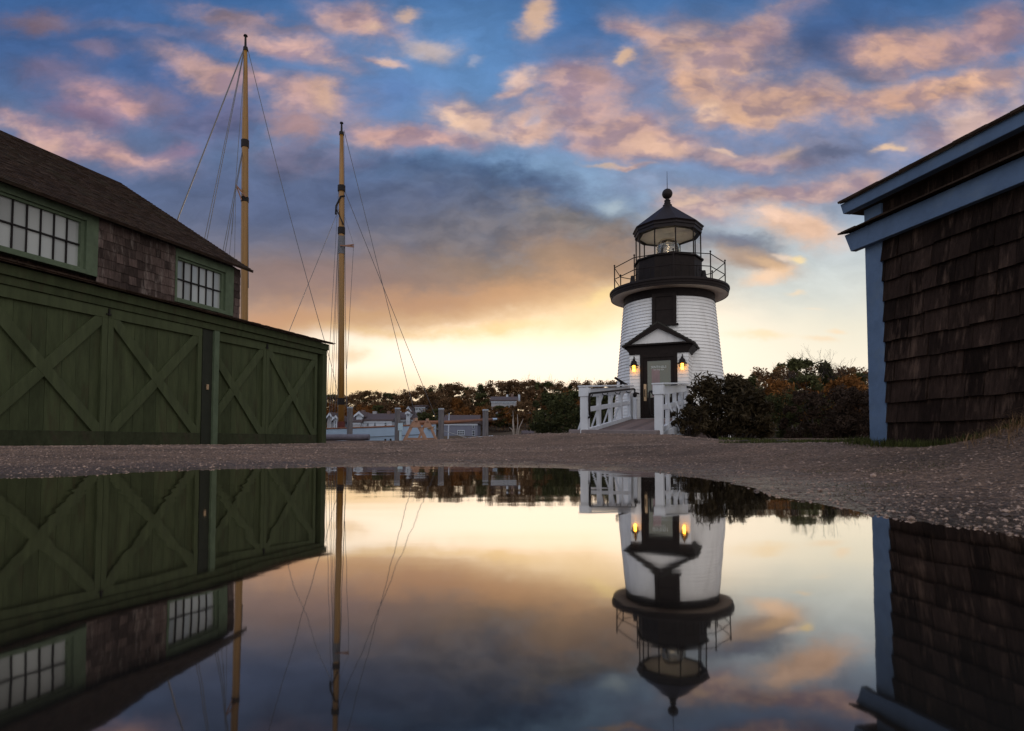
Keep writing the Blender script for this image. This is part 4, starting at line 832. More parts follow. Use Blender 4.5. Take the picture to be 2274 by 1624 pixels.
# ------------------------------------------------------------------ quay: pilings, log, sign, sawhorses
def piling(px, ptop, pbot, Y, label):
    b = at(px, pbot, Y); t = at(px, ptop, Y)
    th = thing('piling', (b.x, Y, b.z), label, 'piling', 'mooring pilings along the quay edge')
    rr_ = .118; mb = MB(); n = 14
    mb.lathe([(rr_*1.02, b.z-.5), (rr_*1.02, b.z+.3), (rr_, t.z-.06)], n, (b.x, Y)); smooth_angle(mb.build('post', M['piling'], th))
    mb = MB().lathe([(rr_*1.06, t.z-.058), (rr_*1.08, t.z-.03), (rr_*1.0, t.z)], n, (b.x, Y)); smooth_angle(mb.build('cap', M['piling_cap'], th))
piling(776.5, 904, 978, 25.6, 'weathered grey piling beside the foot of the shorter mast')
piling(882.5, 906, 977.5, 25.6, 'weathered grey piling right behind the small pale sign')
piling(979.5, 907, 977.5, 25.2, 'greenish grey piling between the sawhorses and the start of the bowsprit')
piling(1078, 909.5, 977.5, 24.6, 'weathered grey piling in front of the bowsprit tip, nearest the lighthouse')
a, b = at(690, 971, 24.9), at(820, 971, 24.9)
mb = MB(); pts = [(a.x+(b.x-a.x)*t, 24.9+.03*math.sin(9*t), a.z-.01+.008*math.sin(14*t)) for t in np.linspace(0, 1, 12)]
smooth_angle(tag(mb.tube(pts, [.13+.006*math.sin(5*i) for i in range(12)], 12).build('log', M['log']), 'long grey log lying on the quay in front of the white hull', 'log'), 50)
b = at(889, 979, 23.6); sg = thing('sign', (b.x, 23.6, b.z), 'small blank pale blue sign on a short post beside the sawhorses', 'sign')
t = at(884, 940, 23.6); t2 = at(894.5, 956, 23.6)
MB().box(t.x, t2.x, 23.58, 23.60, t2.z, t.z).build('panel', M['sign'], sg); MB().box(b.x-.045, b.x+.045, 23.602, 23.69, b.z-.1, t2.z+.1).build('post', M['sign'], sg)
def sawhorse(px0, px1, ptop, Y, ang, label, ln=1.0):
    c = at((px0+px1)/2, 979, Y); t = at((px0+px1)/2, ptop, Y); H = t.z-c.z; hw = (px1-px0)/2/FPX*Y
    th = thing('sawhorse', (c.x, Y, c.z), label, 'sawhorse', 'wooden sawhorses on the quay')
    f = Frame((c.x, Y, c.z), (math.cos(ang), math.sin(ang), 0), (-math.sin(ang), math.cos(ang), 0))
    for y in (-ln/2, ln/2):
        for s_ in (-1, 1): MB(f).bar((s_*hw, y, 0), (s_*.05, y, H), .075, .035, (0, 1, 0)).build('leg', M['sawn'], th)
        MB(f).prism([(-.21, H-.24), (.21, H-.24), (.08, H-.03), (-.08, H-.03)], y-.045, y-.02).build('gusset', M['sawn'], th)
    MB(f).box(-.045, .045, -ln/2-.15, ln/2+.15, H, H+.12).build('beam', M['sawn'], th)
    MB(f).box(-hw*.8, hw*.8, ln/2+.02, ln/2+.05, .02, .12).build('stretcher', M['sawn'], th)
sawhorse(898, 946, 936, 23.9, R(14), 'nearer wooden sawhorse with a new plank top beside the pale sign', .8)
sawhorse(928, 969, 937, 25.3, R(10), 'farther darker sawhorse partly behind the other by the third piling', .7)

# ------------------------------------------------------------------ schooner
m1, m2_ = at(541, HOR, 27.9), at(757, HOR, 32.0); bow = at(968, 942, 36.4)
ax = Vector((bow.x-m2_.x, bow.y-m2_.y, 0)).normalized()
SF = Frame((m2_.x, m2_.y, -1.3), ax, (-ax.y, ax.x, 0)); Lb = (Vector((bow.x, bow.y, 0))-Vector((m2_.x, m2_.y, 0))).length
sch = thing('schooner', SF.p(-3, 0, 0), 'white hulled two-masted schooner with varnished masts moored behind the quay', 'schooner')
def sheer(x): t = (x+14)/(14+Lb); return 1.90+.62*max(0, t)**2.4
def beam(x):
    t = (x+14)/(14+Lb); return 2.1*(max(0., 1-max(0, (t-.45)/.55)**2.0))**.75*min(1, .55+t*1.4)
xs = np.linspace(-14, Lb, 30); sec = []
for x in xs:
    b_, h = beam(x), sheer(x); k = .02
    sec.append([(x-.0, -(b_+k), h), (x-.0, -(b_*.97+k), h*.6), (x-.5*(x/Lb if x > 0 else 0), -(b_*.8+k), h*.1), (x-.9*(x/Lb if x > 0 else 0), -(b_*.3+k), -.5), (x-.9*(x/Lb if x > 0 else 0), b_*.3+k, -.5), (x-.5*(x/Lb if x > 0 else 0), b_*.8+k, h*.1), (x, b_*.97+k, h*.6), (x, b_+k, h)])
mb = MB(SF); vs = [p for s_ in sec for p in s_]; fs = []
for i in range(len(sec)-1):
    for k in range(7): fs.append((i*8+k, i*8+k+1, (i+1)*8+k+1, (i+1)*8+k))
fs += [tuple(range(8)), tuple((len(sec)-1)*8+k for k in range(7, -1, -1))]
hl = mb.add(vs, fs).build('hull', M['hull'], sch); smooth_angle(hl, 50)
mb = MB(SF); vs = []
for x in xs: b_, h = beam(x)+.015, sheer(x)-.07; vs += [(x, -b_, h), (x, b_, h)]
mb.add(vs, [(2*i, 2*i+1, 2*i+3, 2*i+2) for i in range(len(xs)-1)]).build('deck', M['deck'], sch)
mb = MB(SF)
for sd_ in (-1, 1): mb.tube([(x, sd_*(beam(x)+.03), sheer(x)+.015) for x in xs], .035, 6)
mb.build('cap_rail', M['bowsprit'], sch)
mb = MB(SF).tube([(x, -(beam(x)*1.0+.05), sheer(x)*.78) for x in xs[4:-2]], .016, 5); mb.build('rub_line', M['wire'], sch)
for px_ in (817.5, 839):
    pt = at(px_, 962, 33.2); x = (Vector((pt.x, pt.y, 0))-Vector((SF.o.x, SF.o.y, 0))).dot(SF.ex); b_ = beam(x)
    MB(SF).tube([(x, -(b_+.12), sheer(x)*.72), (x, -(b_+.12), sheer(x)*(.62 if px_ < 830 else .2))], [.05, .05], 8).build('fender', M['iron'], sch)
MB(SF).prism([(Lb-1.15, sheer(Lb)-.30), (Lb-.85, sheer(Lb)-.22), (Lb-.55, sheer(Lb)-.16), (Lb-.7, sheer(Lb)-.28), (Lb-.5, sheer(Lb)-.34), (Lb-.85, sheer(Lb)-.36)], -(beam(Lb-.8)+.16), -(beam(Lb-.8)+.10)).build('bow_scroll', M['gold'], sch)
mb = MB(SF).prism([(-5.2, 1.95), (-.9, 2.0), (-2.2, 2.35), (-3.0, 2.9), (-3.6, 3.0), (-5.2, 2.9)], -.6, .6); mb.build('cabin', M['cabin'], sch)
MB(SF).tube([(-3.25, -.62, 3.0), (-2.6, -.64, 2.6), (-2.1, -.66, 2.36), (-.9, -.66, 2.02)], .03, 6).build('cabin_rail', M['house_white'], sch)
MB(SF).tube([(Lb-1.4, 0, sheer(Lb)+.04), (Lb+1.0, 0, sheer(Lb)+.12), (Lb+4.6, 0, sheer(Lb)+.40)], [.13, .12, .07], 10).build('bowsprit', M['bowsprit'], sch, smooth=True)
MB(SF).tube([(Lb+4.6, 0, sheer(Lb)+.40), (Lb+5.0, 0, sheer(Lb)+.43)], [.075, .06], 10).build('bowsprit_cap', M['hull'], sch)
def mast(px_b, Y, px_t, ptop, r0, r1, bands, base_z):
    t = at(px_t, ptop, Y); b = at(px_b, HOR, Y); b.z = base_z
    pts = [b+(t-b)*k for k in (0, .25, .5, .75, .965)]
    m = MB().tube(pts, [r0, r0*1.0, r0*.96, r0*.86, r1], 14).build('mast', M['mast'], sch, smooth=True)
    pc = b+(t-b)*.962; d = (t-pc).normalized()
    MB().tube([pc-d*.05, pc+d*.12], [r1*1.35, r1*1.2], 10).tube([pc+d*.1, t-d*.06], [.06, .045], 8).tube([t-d*.06, t], [.1, .08], 10).build('mast_truck', M['iron'], m)
    for (py, hh, kk, cm) in bands:
        z = at(px_t, py, Y).z; f = (z-b.z)/(t.z-b.z); c = b+(t-b)*f; MB().tube([c-d*hh/2, c+d*hh/2], r0*kk, 12).build('mast_band', M[cm], m)
    return m, b, t
mA, bA, tA = mast(541, 27.9, 545.3, 78, .172, .085, [(320, .35, 1.04, 'iron'), (444, .22, 1.04, 'iron')], .5)
mF, bF, tF = mast(757.5, 32.0, 758.6, 272, .165, .10, [(419, .3, 1.25, 'iron'), (513, .35, 1.2, 'iron'), (545, .95, 1.03, 'wire'), (892, .35, 1.15, 'iron'), (947, .5, 1.25, 'cabin')], .4)
def on(mast_, py):
    b, t = mast_; 
    return lambda z: b+(t-b)*((z-b.z)/(t.z-b.z))
def mp(b, t, px, py, Y): z = at(px, py, Y).z; return b+(t-b)*((z-b.z)/(t.z-b.z))
# spreaders
p = mp(bA, tA, 545, 437, 27.9); q = at(523.5, 411, 27.6); mb = MB().bar(p+Vector((.15, -.2, -.1)), q, .10, .06).bar(p+Vector((-.05, -.2, -.25)), q, .08, .05); mb.build('spreader', M['bowsprit'], mA)
p = mp(bF, tF, 758, 547, 32); q = at(785.5, 544, 31.8); q2 = at(785.5, 548.5, 31.5); MB().bar(p, q, .07, .06).bar(p+Vector((0, -.2, -.02)), q2, .07, .06).build('spreader', M['bowsprit'], mF)
p = mp(bF, tF, 752, 478, 32)
MB().tube([p+Vector((-.28, -.1, .0)), p+Vector((-.26, -.1, .45)), p+Vector((.0, -.16, .95)), p+Vector((.2, -.1, 1.0))], .05, 6).build('crane_iron', M['iron'], mF)
p = mp(bF, tF, 752, 505, 32); MB().bar(p+Vector((-.25, -.15, .95)), p+Vector((.15, -.15, .1)), .09, .05).build('gaff_jaw', M['iron'], mF)
def stay(p, q, r=.010, name='stay', m='wire', sag=0.):
    p, q = Vector(p), Vector(q); pts = [p+(q-p)*t+Vector((0, 0, -sag*4*t*(1-t))) for t in ((0, 1) if not sag else np.linspace(0, 1, 9))]
    return MB().tube(pts, r, 5).build(name, M[m], sch)
YA, YF = 27.9, 32.0
def pA(px, py): return at(px, py, YA)
def pF(px, py): return at(px, py, YF)
stay(pA(543, 106), at(360, 575, 25), .030); stay(pA(543, 106), at(445, 575, 25.5), .016); stay(pA(543, 112), at(449, 585, 25.5), .016); stay(pA(544, 120), at(515, 520, 26.6), .013)
stay(pA(541, 320), at(487, 600, 26), .016); stay(pA(541, 325), at(493, 600, 26), .016); stay(at(523.5, 411, 27.6), at(503, 640, 27), .011); stay(at(523.5, 411, 27.6), at(520, 640, 27.2), .011)
stay(pA(549, 110), pA(552, 640), .012); stay(pA(549, 318), pA(551, 640), .010)
stay(pA(549, 104), at(733, 800, 31.5), .016, sag=.35); stay(at(733, 800, 31.5), at(757, 900, 32), .012)
stay(pF(752, 466), at(620, 790, 29), .014)
stay(pF(764, 290), at(924.5, 932, 36.2), .016); stay(pF(762, 416), at(968, 928, 37.5), .016)
for (x0, y0, x1, y1) in ((752, 420, 722, 955), (752, 515, 730, 955), (752, 520, 735.5, 957), (753, 520, 743, 956), (754, 545, 749, 957), (764, 300, 769, 905), (763, 420, 771.5, 950), (785, 549, 770, 820)):
    stay(pF(x0, y0), pF(x1, y1), .012)
stay(pF(762, 470), at(785.5, 544, 31.8), .008)
stay(at(969, 952, 36.4), at(1052, 977, 30), .018, 'mooring_line', 'rope')

# ------------------------------------------------------------------ far bank and houses
def bank_z(X, Y):
    t = np.clip((Y-78)/75, 0, 1); tr_ = np.clip((X-25)/30, 0, 1)
    return -1.4 + 1.9*np.clip((Y-76)/3, 0, 1) + (t**1.3)*(7.0+1.5*np.sin(X*.04)) + tr_*t*4
bx, by = np.meshgrid(np.linspace(-230, 260, 120), np.linspace(76, 260, 50)); bzv = bank_z(bx, by)+hnoise(bx, by, .12)*.5
tag(grid_obj('far_bank', bx, by, bzv, M['hill']), 'dark wooded bank rising across the river', 'riverbank', kind='structure')
def house(px0, px1, peave, pbase, pridge, Y, depth, wm, label, gable=False, wins=(), chim=(), rm='house_roof', name='house', over=.25, cat='house'):
    a, b = at(px0, peave, Y), at(px1, peave, Y); base = at(px0, pbase, Y).z; zr = at(px0, pridge, Y+(0 if gable else depth/2)).z; ze = a.z; x0, x1 = a.x, b.x
    th = thing(name, ((x0+x1)/2, Y+depth/2, base), label, cat)
    if gable:
        MB().prism([(x0, base-2), (x1, base-2), (x1, ze), ((x0+x1)/2, zr-.12), (x0, ze)], Y, Y+depth).build('wall', M[wm], th)
        mb = MB(); xm = (x0+x1)/2
        for xe, sg_ in ((x0, -1), (x1, 1)):
            k = (zr-ze)/abs(xm-xe); mb.prism([(xm, zr+.03), (xe+sg_*over, ze-k*over+.03), (xe+sg_*over, ze-k*over+.2), (xm, zr+.2)], Y-.3, Y+depth)
        rf_ = mb.build('roof', M[rm], th)
        MB().prism([(xm, zr-.25), (x0-over, ze-.25), (x0-over, ze-.0), (xm, zr+.1)], Y-.36, Y-.305).prism([(xm, zr-.25), (x1+over, ze-.25), (x1+over, ze-.0), (xm, zr+.1)], Y-.36, Y-.305).build('gable_trim', M['house_white'], th)
    else:
        MB().box(x0, x1, Y, Y+depth, base-2, ze).build('wall', M[wm], th)
        yf = Frame((0, 0, 0), (0, 1, 0), (-1, 0, 0)); mb = MB(yf)
        mb.prism([(Y-over, ze), (Y+depth/2, zr), (Y+depth+over, ze), (Y+depth+over, ze-.2), (Y-over, ze-.2)], -x1-over, -x0+over); rf_ = mb.build('roof', M[rm], th)
        MB().box(x0-.05, x1+.05, Y-.12, Y-.005, ze-.45, ze-.205).build('eave_board', M['house_white'], th)
    for (wx0, wx1, wy0, wy1, pn) in wins:
        p, q = at(wx0, wy0, Y-.05), at(wx1, wy1, Y-.05)
        wn = MB().box(p.x, q.x, Y-.07, Y-.02, q.z, p.z).build('window', M['house_white'], th); fr_ = .12*min(q.x-p.x, p.z-q.z); wv = (q.x-p.x-fr_)/pn
        mb = MB()
        for k in range(pn): mb.box(p.x+fr_+wv*k, p.x+wv*(k+1), Y-.08, Y-.071, q.z+fr_, (p.z+q.z)/2-.03).box(p.x+fr_+wv*k, p.x+wv*(k+1), Y-.08, Y-.071, (p.z+q.z)/2+.03, p.z-fr_)
        mb.build('pane', M['house_glass'], wn)
    for (cx0, cx1, cy0, cy1, cm) in chim:
        p, q = at(cx0, cy0, Y+depth*.5), at(cx1, cy1, Y+depth*.5); MB().box(p.x, q.x, Y+depth*.45, Y+depth*.45+.9, q.z-.8, p.z).build('chimney', M[cm], rf_)
    return th
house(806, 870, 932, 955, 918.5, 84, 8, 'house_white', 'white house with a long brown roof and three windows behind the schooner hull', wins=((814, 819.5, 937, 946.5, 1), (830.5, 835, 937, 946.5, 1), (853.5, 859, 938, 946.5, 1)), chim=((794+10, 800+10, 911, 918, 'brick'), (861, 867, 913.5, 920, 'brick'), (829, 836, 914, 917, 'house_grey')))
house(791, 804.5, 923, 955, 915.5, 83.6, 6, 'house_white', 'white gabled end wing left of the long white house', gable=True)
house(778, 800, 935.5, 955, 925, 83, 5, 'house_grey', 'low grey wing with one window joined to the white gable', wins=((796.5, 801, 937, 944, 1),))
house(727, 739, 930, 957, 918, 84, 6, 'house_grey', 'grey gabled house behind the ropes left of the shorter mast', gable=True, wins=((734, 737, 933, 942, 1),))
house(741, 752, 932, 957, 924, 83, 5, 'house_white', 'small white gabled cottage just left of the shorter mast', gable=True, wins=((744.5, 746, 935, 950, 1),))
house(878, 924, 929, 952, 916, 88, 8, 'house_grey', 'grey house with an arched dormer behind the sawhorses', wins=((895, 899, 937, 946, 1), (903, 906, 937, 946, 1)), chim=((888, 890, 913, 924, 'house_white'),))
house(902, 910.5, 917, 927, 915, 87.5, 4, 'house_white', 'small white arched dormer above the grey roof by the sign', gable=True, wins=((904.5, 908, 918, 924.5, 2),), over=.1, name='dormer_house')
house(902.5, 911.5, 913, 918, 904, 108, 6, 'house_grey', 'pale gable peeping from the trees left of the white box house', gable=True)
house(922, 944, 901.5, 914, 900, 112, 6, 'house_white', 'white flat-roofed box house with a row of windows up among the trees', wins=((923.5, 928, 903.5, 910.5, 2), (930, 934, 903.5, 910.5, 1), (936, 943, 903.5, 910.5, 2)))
house(985, 1060, 938, 975, 922, 86, 9, 'house_blue', 'slate blue house with a triple window under the bowsprit', wins=((1016, 1031.5, 955.5, 967, 3), (1048.5, 1054.5, 956.5, 968, 1), (1048.5, 1054, 942, 951, 1)))
house(1091, 1147, 888.5, 899, 881, 104, 9, 'house_grey', 'long low white house with chimneys high on the wooded hill', wins=((1099, 1106, 891, 896, 2), (1116.5, 1123, 890, 897, 2), (1124, 1132, 890, 897, 2), (1136, 1142, 890, 896.5, 2)), chim=((1124, 1128.5, 877, 883.5, 'house_white'), (1134.5, 1140.5, 875, 883, 'brick'), (1150.5, 1155, 877, 883, 'house_white')))
house(1163, 1182, 962, 976, 956, 80, 5, 'house_green', 'small dark green shed with white posts by the water right of the pale birch', wins=((1165, 1166.2, 962, 970, 1), (1173.5, 1174.7, 963, 970, 1), (1177.5, 1178.7, 963, 970, 1)), name='boat_shed', cat='shed')
# slim white pole and a white dinghy by the quay
p, q = at(994, 978, 40), at(997.5, 918, 40); tag(MB().tube([p-Vector((0, 0, 1)), q], [.05, .03], 8).build('pole', M['house_white']), 'thin white pole standing in the water right of the third piling', 'pole')
d0 = at(1056, 977, 34); dg = thing('dinghy', (d0.x, 34, -1.2), 'small white dinghy whose rim shows above the quay edge', 'dinghy')
hz = at(1056, 974, 34).z
mb = MB(); vs = []
for i, t in enumerate(np.linspace(0, 1, 9)):
    w_ = .55*math.sin(math.pi*min(.5+.5*t, 1))**.6+.02; x = d0.x-.4+1.5*t*.9; vs += [(x, 34-w_, hz+.12*t), (x, 34-w_*.7, -1.2), (x, 34+w_*.7, -1.2), (x, 34+w_, hz+.12*t)]
fs = [(i*4+k, i*4+k+1, (i+1)*4+k+1, (i+1)*4+k) for i in range(8) for k in range(3)]+[(0, 1, 2, 3)]
mb.add(vs, fs).build('hull', M['house_white'], dg)
MB().tube([vs[4*i] for i in range(9)], .06, 6).build('gunwale', M['house_white'], dg)

# ------------------------------------------------------------------ trees and shrubs
def leaf_quads(C, S, elong=1.0, flat=0.):
    """C: n x 3 centres, S: n sizes -> vertices, faces of randomly turned leaf-shaped quads"""
    n = len(C); a = np.random.normal(size=(n, 3)); a[:, 2] *= (1-flat); a /= np.linalg.norm(a, axis=1)[:, None]
    b = np.cross(a, np.random.normal(size=(n, 3))); b /= np.linalg.norm(b, axis=1)[:, None]+1e-9
    u = a*S[:, None]*elong; w = b*S[:, None]
    V = np.stack([C-u, C+w*.5, C+u, C-w*.5], 1).reshape(-1, 3)
    F = np.arange(4*n).reshape(-1, 4)
    return V, F
def np_mesh(name, V, F, m):
    me = bpy.data.meshes.new(name); me.from_pydata(V.tolist() if hasattr(V, 'tolist') else [tuple(v) for v in V], [], F.tolist() if hasattr(F, 'tolist') else [tuple(f) for f in F]); me.materials.append(m); return me
def branches(mb, p, d, L_, r, depth, spread=.5, tips=None):
    q = p+d*L_; mid = p+d*L_*.5+Vector((random.uniform(-1, 1), random.uniform(-1, 1), 0))*L_*.05
    mb.tube([p, mid, q], [r, r*.85, r*.7], 5 if depth > 1 else 3, False)
    if tips is not None and depth <= 1: tips.append(q)
    if depth == 0: return
    for k in range(random.choice((2, 3, 3)) if depth > 1 else 3):
        nd_ = (d+Vector((random.gauss(0, spread), random.gauss(0, spread), random.gauss(.12, spread*.6)))).normalized()
        branches(mb, q if k else mid+(q-mid)*.6, nd_, L_*random.uniform(.6, .85), r*.6, depth-1, spread, tips)
def tree_proto(name, H, W, nl, leaf, m, kind, bark='bark', seed=1):
    """unit-size tree at the world origin: crown mesh and trunk mesh; crown None for a bare tree"""
    random.seed(seed); np.random.seed(seed); mb = MB(); tips = []
    if kind == 'bare':
        branches(mb, Vector((0, 0, 0)), Vector((0, 0, 1)), H*.30, .16, 6, .42, tips); k = H/max(v.z for v in mb.v)
        mb.v = [Vector((v.x*k*.95, v.y*k*.95, v.z*k)) for v in mb.v]
        return np_mesh(name, [tuple(v) for v in mb.v], mb.f, M[bark]) if False else (mb, None)
    branches(mb, Vector((0, 0, 0)), Vector((0, 0, 1)), H*.34, .16, 3, .5, tips)
    cl = []
    for i in range(34):
        t = random.random(); zc = H*(.32+.60*t); rmax = W*math.sqrt(max(.03, 1-((zc/H-.58)/.44)**2)); a = random.random()*6.28; rr_ = rmax*random.random()**.55
        if kind == 'pine': rmax = W*(1.05-(zc/H))*1.3; rr_ = rmax*random.random()**.7
        cl.append((rr_*math.cos(a), rr_*math.sin(a), zc, W*random.uniform(.16, .34)))
    cl = np.array(cl); idx = np.random.randint(0, len(cl), nl); g = np.random.normal(size=(nl, 3)); g /= np.linalg.norm(g, axis=1)[:, None]; g *= (np.random.rand(nl)**.4)[:, None]
    C = cl[idx, :3]+g*cl[idx, 3][:, None]*np.array([1, 1, .75]); S = leaf*(.5+np.random.rand(nl))
    V, F = leaf_quads(C, S, 1.3)
    return mb, (V, F)
def make_tree(name, H, W, nl, leaf, m, kind, bark, seed, loc, label, cat='tree', group=None):
    mb, cr = tree_proto(name, H, W, nl, leaf, m, kind, bark, seed)
    th = thing(name, loc, label, cat, group)
    tr_ = mb.build('trunk', M[bark], None, smooth=True, origin=(0, 0, 0)); tr_.parent = th; tr_.location = (0, 0, 0)
    if cr is not None:
        me = np_mesh('crown', *cr, M[m]); o = bpy.data.objects.new('crown', me); COL.objects.link(o); o.parent = th
    return th
P = [  # name, height, half width, leaves, leaf size, material, kind, bark
 ('oak_tree', 11, 4.2, 3800, .20, 'leaf_brown', 'round', 'bark'), ('oak_tree', 10, 3.6, 2600, .17, 'leaf_brown', 'round', 'bark'), ('maple_tree', 9, 3.4, 3400, .19, 'leaf_rust', 'round', 'bark'),
 ('evergreen_tree', 10, 3.0, 3600, .18, 'leaf_green', 'round', 'bark'), ('pine_tree', 11, 2.6, 3000, .17, 'leaf_green', 'pine', 'bark'), ('bare_tree', 11, 3, 0, 0, None, 'bare', 'bark'), ('bare_tree', 12, 3, 0, 0, None, 'bare', 'bark')]
words = ['dense brown-leaved oak', 'thin brown see-through oak', 'rust-coloured maple', 'dark green bushy evergreen', 'pointed dark pine', 'finely twigged leafless tree', 'tall leafless tree']
protos = {}
def where(px, row):
    zones = [(742, 'left of the shorter mast'), (800, 'above the white gabled house'), (870, 'above the long white house'), (925, 'above the sawhorses'), (985, 'between the box house and the bowsprit'), (1090, 'above the bowsprit'), (1165, 'around the white hill house'), (1300, 'left of the white ramp'),
             (1480, 'behind the ramp and tower'), (1660, 'just right of the lighthouse'), (1760, 'on the right-hand ridge beside the lighthouse'), (1860, 'at the top of the right-hand ridge'), (2400, 'beside the pale blue corner post')]
    z = next(t for x, t in zones if px < x); return z, ('on the skyline ' if row == 0 else 'low on the slope ' if row == 2 else 'half way up the slope ')+z
def place(kind, px, ptop, Y, row, scale=None):
    h = P[kind][1]; X = at(px, HOR, Y).x; zt_ = at(px, ptop, Y).z; zb_ = float(bank_z(np.array(X), np.array(Y)))-.6
    sc_ = max(.25, (zt_-zb_)/h) if scale is None else scale
    z0 = zt_-h*sc_
    lb = words[kind]+' '+where(px, row)[1]; lb = ' '.join(lb.split()[:16])
    if kind not in protos:
        o = make_tree(P[kind][0], P[kind][1], P[kind][2], P[kind][3], P[kind][4], P[kind][5], P[kind][6], P[kind][7], 20+kind, (X, Y, z0), lb, group='trees on the far bank'); protos[kind] = o
    else:
        o = copy_tree(protos[kind]); o.location = (X, Y, z0); tag(o, lb)
    wv = sc_*random.uniform(.85, 1.2); o.scale = (wv, wv, sc_); o.rotation_euler = (0, 0, random.random()*6.28)
    return o
sky_l = [(690, 876), (740, 872), (775, 873), (808, 866), (848, 865), (881, 872), (908, 866), (927, 855), (963, 854), (1009, 847), (1028, 857), (1045, 851), (1100, 845), (1158, 842), (1204, 842), (1240, 846), (1294, 844), (1400, 843), (1500, 842)]
def prof_y(px, pr): return float(np.interp(px, [a for a, _ in pr], [b for _, b in pr]))
random.seed(11); np.random.seed(11)
specs = []
px = 694
while px < 1400:
    specs.append((random.choice((0, 0, 0, 1, 1, 3, 4, 3)), px, prof_y(px, sky_l)+random.uniform(-1, 4), random.uniform(126, 140), 0)); px += random.uniform(15, 25)
for px in range(700, 1400, 27): specs.append((random.choice((0, 2, 2, 0, 3)), px+random.uniform(-8, 8), prof_y(px, sky_l)+random.uniform(16, 30), random.uniform(114, 122), 1))
for px in list(range(765, 1000, 40))+list(range(1000, 1310, 26)):
    if 915 < px < 950: continue
    specs.append((random.choice((2, 2, 3, 0)), px+random.uniform(-8, 8), random.uniform(896, 912), random.uniform(98, 108), 2))
for px, y in ((720, 866), (746, 862), (858, 858), (874, 861), (938, 851), (1060, 848), (1158, 828), (1205, 834), (1240, 831), (1255, 834), (1280, 838), (1330, 838), (1345, 836)): specs.append((random.choice((5, 6)), px, y, 142, 0))
sky_r = [(1590, 834), (1668, 820), (1700, 814), (1741, 814), (1762, 798), (1814, 788), (1851, 800), (1880, 800), (1925, 812), (2000, 812)]
px = 1580; flip = 0
while px < 1960:
    flip += 1; specs.append(((0, 1, 3, 1, 4)[flip % 5], px, prof_y(px, sky_r)+(random.uniform(-3, 1) if flip % 2 else random.uniform(7, 15)), random.uniform(86, 100), 0)); px += random.uniform(26, 36)
for px in range(1600, 1960, 40): specs.append((random.choice((0, 3, 2)), px+random.uniform(-8, 8), prof_y(px, sky_r)+random.uniform(26, 44), 78, 1))
for px, y in ((1822, 764), (1830, 772), (1755, 800)): specs.append((random.choice((5, 6)), px, y, 90, 0))
for s_ in specs:
    if 1082 < s_[1] < 1160 and s_[3] < 124 and s_[0] < 5: continue
    place(*s_)
for k_, px_, y_ in ((2, 1084, 899), (0, 1099, 902), (3, 1117, 899), (2, 1133, 901), (0, 1150, 897), (0, 1166, 888)): place(k_, px_, y_, 97+random.random()*3, 2)
# a pale multi-stemmed birch and a bare shrub by the water
b = at(1140, 977, 78); random.seed(5)
th = thing('birch_tree', (b.x, 78, b.z-.3), 'pale bare birch with a few slender stems at the water left of the ramp', 'tree')
for (x0, y0, x1, y1, x2, y2) in ((1142, 976, 1141, 950, 1139, 912), (1148, 976, 1153, 950, 1162, 930), (1146, 976, 1150, 940, 1149, 920), (1142, 976, 1138, 955, 1131, 949), (1143, 976, 1139, 945, 1138, 930)):
    MB().tube([at(x0, y0+2, 78), at(x1, y1, 78), at(x2, y2, 78)], [.10, .07, .02], 6).build('stem', M['pale_bark'], th, smooth=True)
def shrub(name, cpx, pbase, wpx, ptop, Y, nl, leaf, m, label, elong=1.8, depth=None, seed=1, twigs=14, group=None):
    random.seed(seed); np.random.seed(seed)
    b = at(cpx, pbase, Y); t = at(cpx, ptop, Y); H = t.z-b.z; W_ = wpx/2/FPX*Y; D_ = depth or W_
    th = thing(name, (b.x, Y, b.z), label, 'shrub', group)
    n_ = 46; cl = []
    for i in range(n_):
        z = H*(.12+.80*random.random()); k = math.sqrt(max(.05, 1-((z/H-.42)/.60)**2)); a = random.random()*6.28; r_ = random.random()**.5
        cl.append((W_*k*r_*math.cos(a)*.9, D_*k*r_*math.sin(a)*.9, z, H*random.uniform(.10, .19)))
        if i % 3 == 0: cl[-1] = (W_*k*random.uniform(.85, 1.08)*math.cos(a), D_*k*math.sin(a), z*random.uniform(1.0, 1.08), H*random.uniform(.05, .085))
    cl = np.array(cl); idx = np.random.randint(0, n_, nl); g = np.random.normal(size=(nl, 3)); g /= np.linalg.norm(g, axis=1)[:, None]; g *= (np.random.rand(nl)**.4)[:, None]
    C = cl[idx, :3]+g*cl[idx, 3][:, None]*1.15; S = leaf*(.55+.8*np.random.rand(nl)); C[:, 2] = np.maximum(C[:, 2], .02)
    V, F = leaf_quads(C, S, elong); me = np_mesh('foliage', V, F, M[m]); o = bpy.data.objects.new('foliage', me); COL.objects.link(o); o.parent = th
    mb = MB()
    for i in range(twigs):
        c = cl[random.randrange(n_)]; x0 = random.uniform(-.25, .25)*W_; mb.tube([(x0+.0, random.uniform(-.2, .2)*D_, -.1), (c[0]*.6+x0*.4, c[1]*.6, c[2]*.5), (c[0], c[1], c[2])], [.018, .012, .006], 5)
    tw_ = mb.build('stem', M['bark'], None, origin=(0, 0, 0)); tw_.parent = th; tw_.location = (0, 0, 0)
    return th
G = 'shrubs between the ramp and the shed'
shrub('rhododendron', 1600, 975, 135, 838, 14.6, 6500, .040, 'leaf_shrub', 'broad glossy-leaved rhododendron against the right side of the lighthouse', 2.0, .8, 3, 30)
shrub('rhododendron', 1660, 978, 90, 868, 14.0, 4200, .040, 'leaf_shrub', 'second rhododendron, darker and rounder, on the side away from the lighthouse', 2.0, .7, 4, 24)
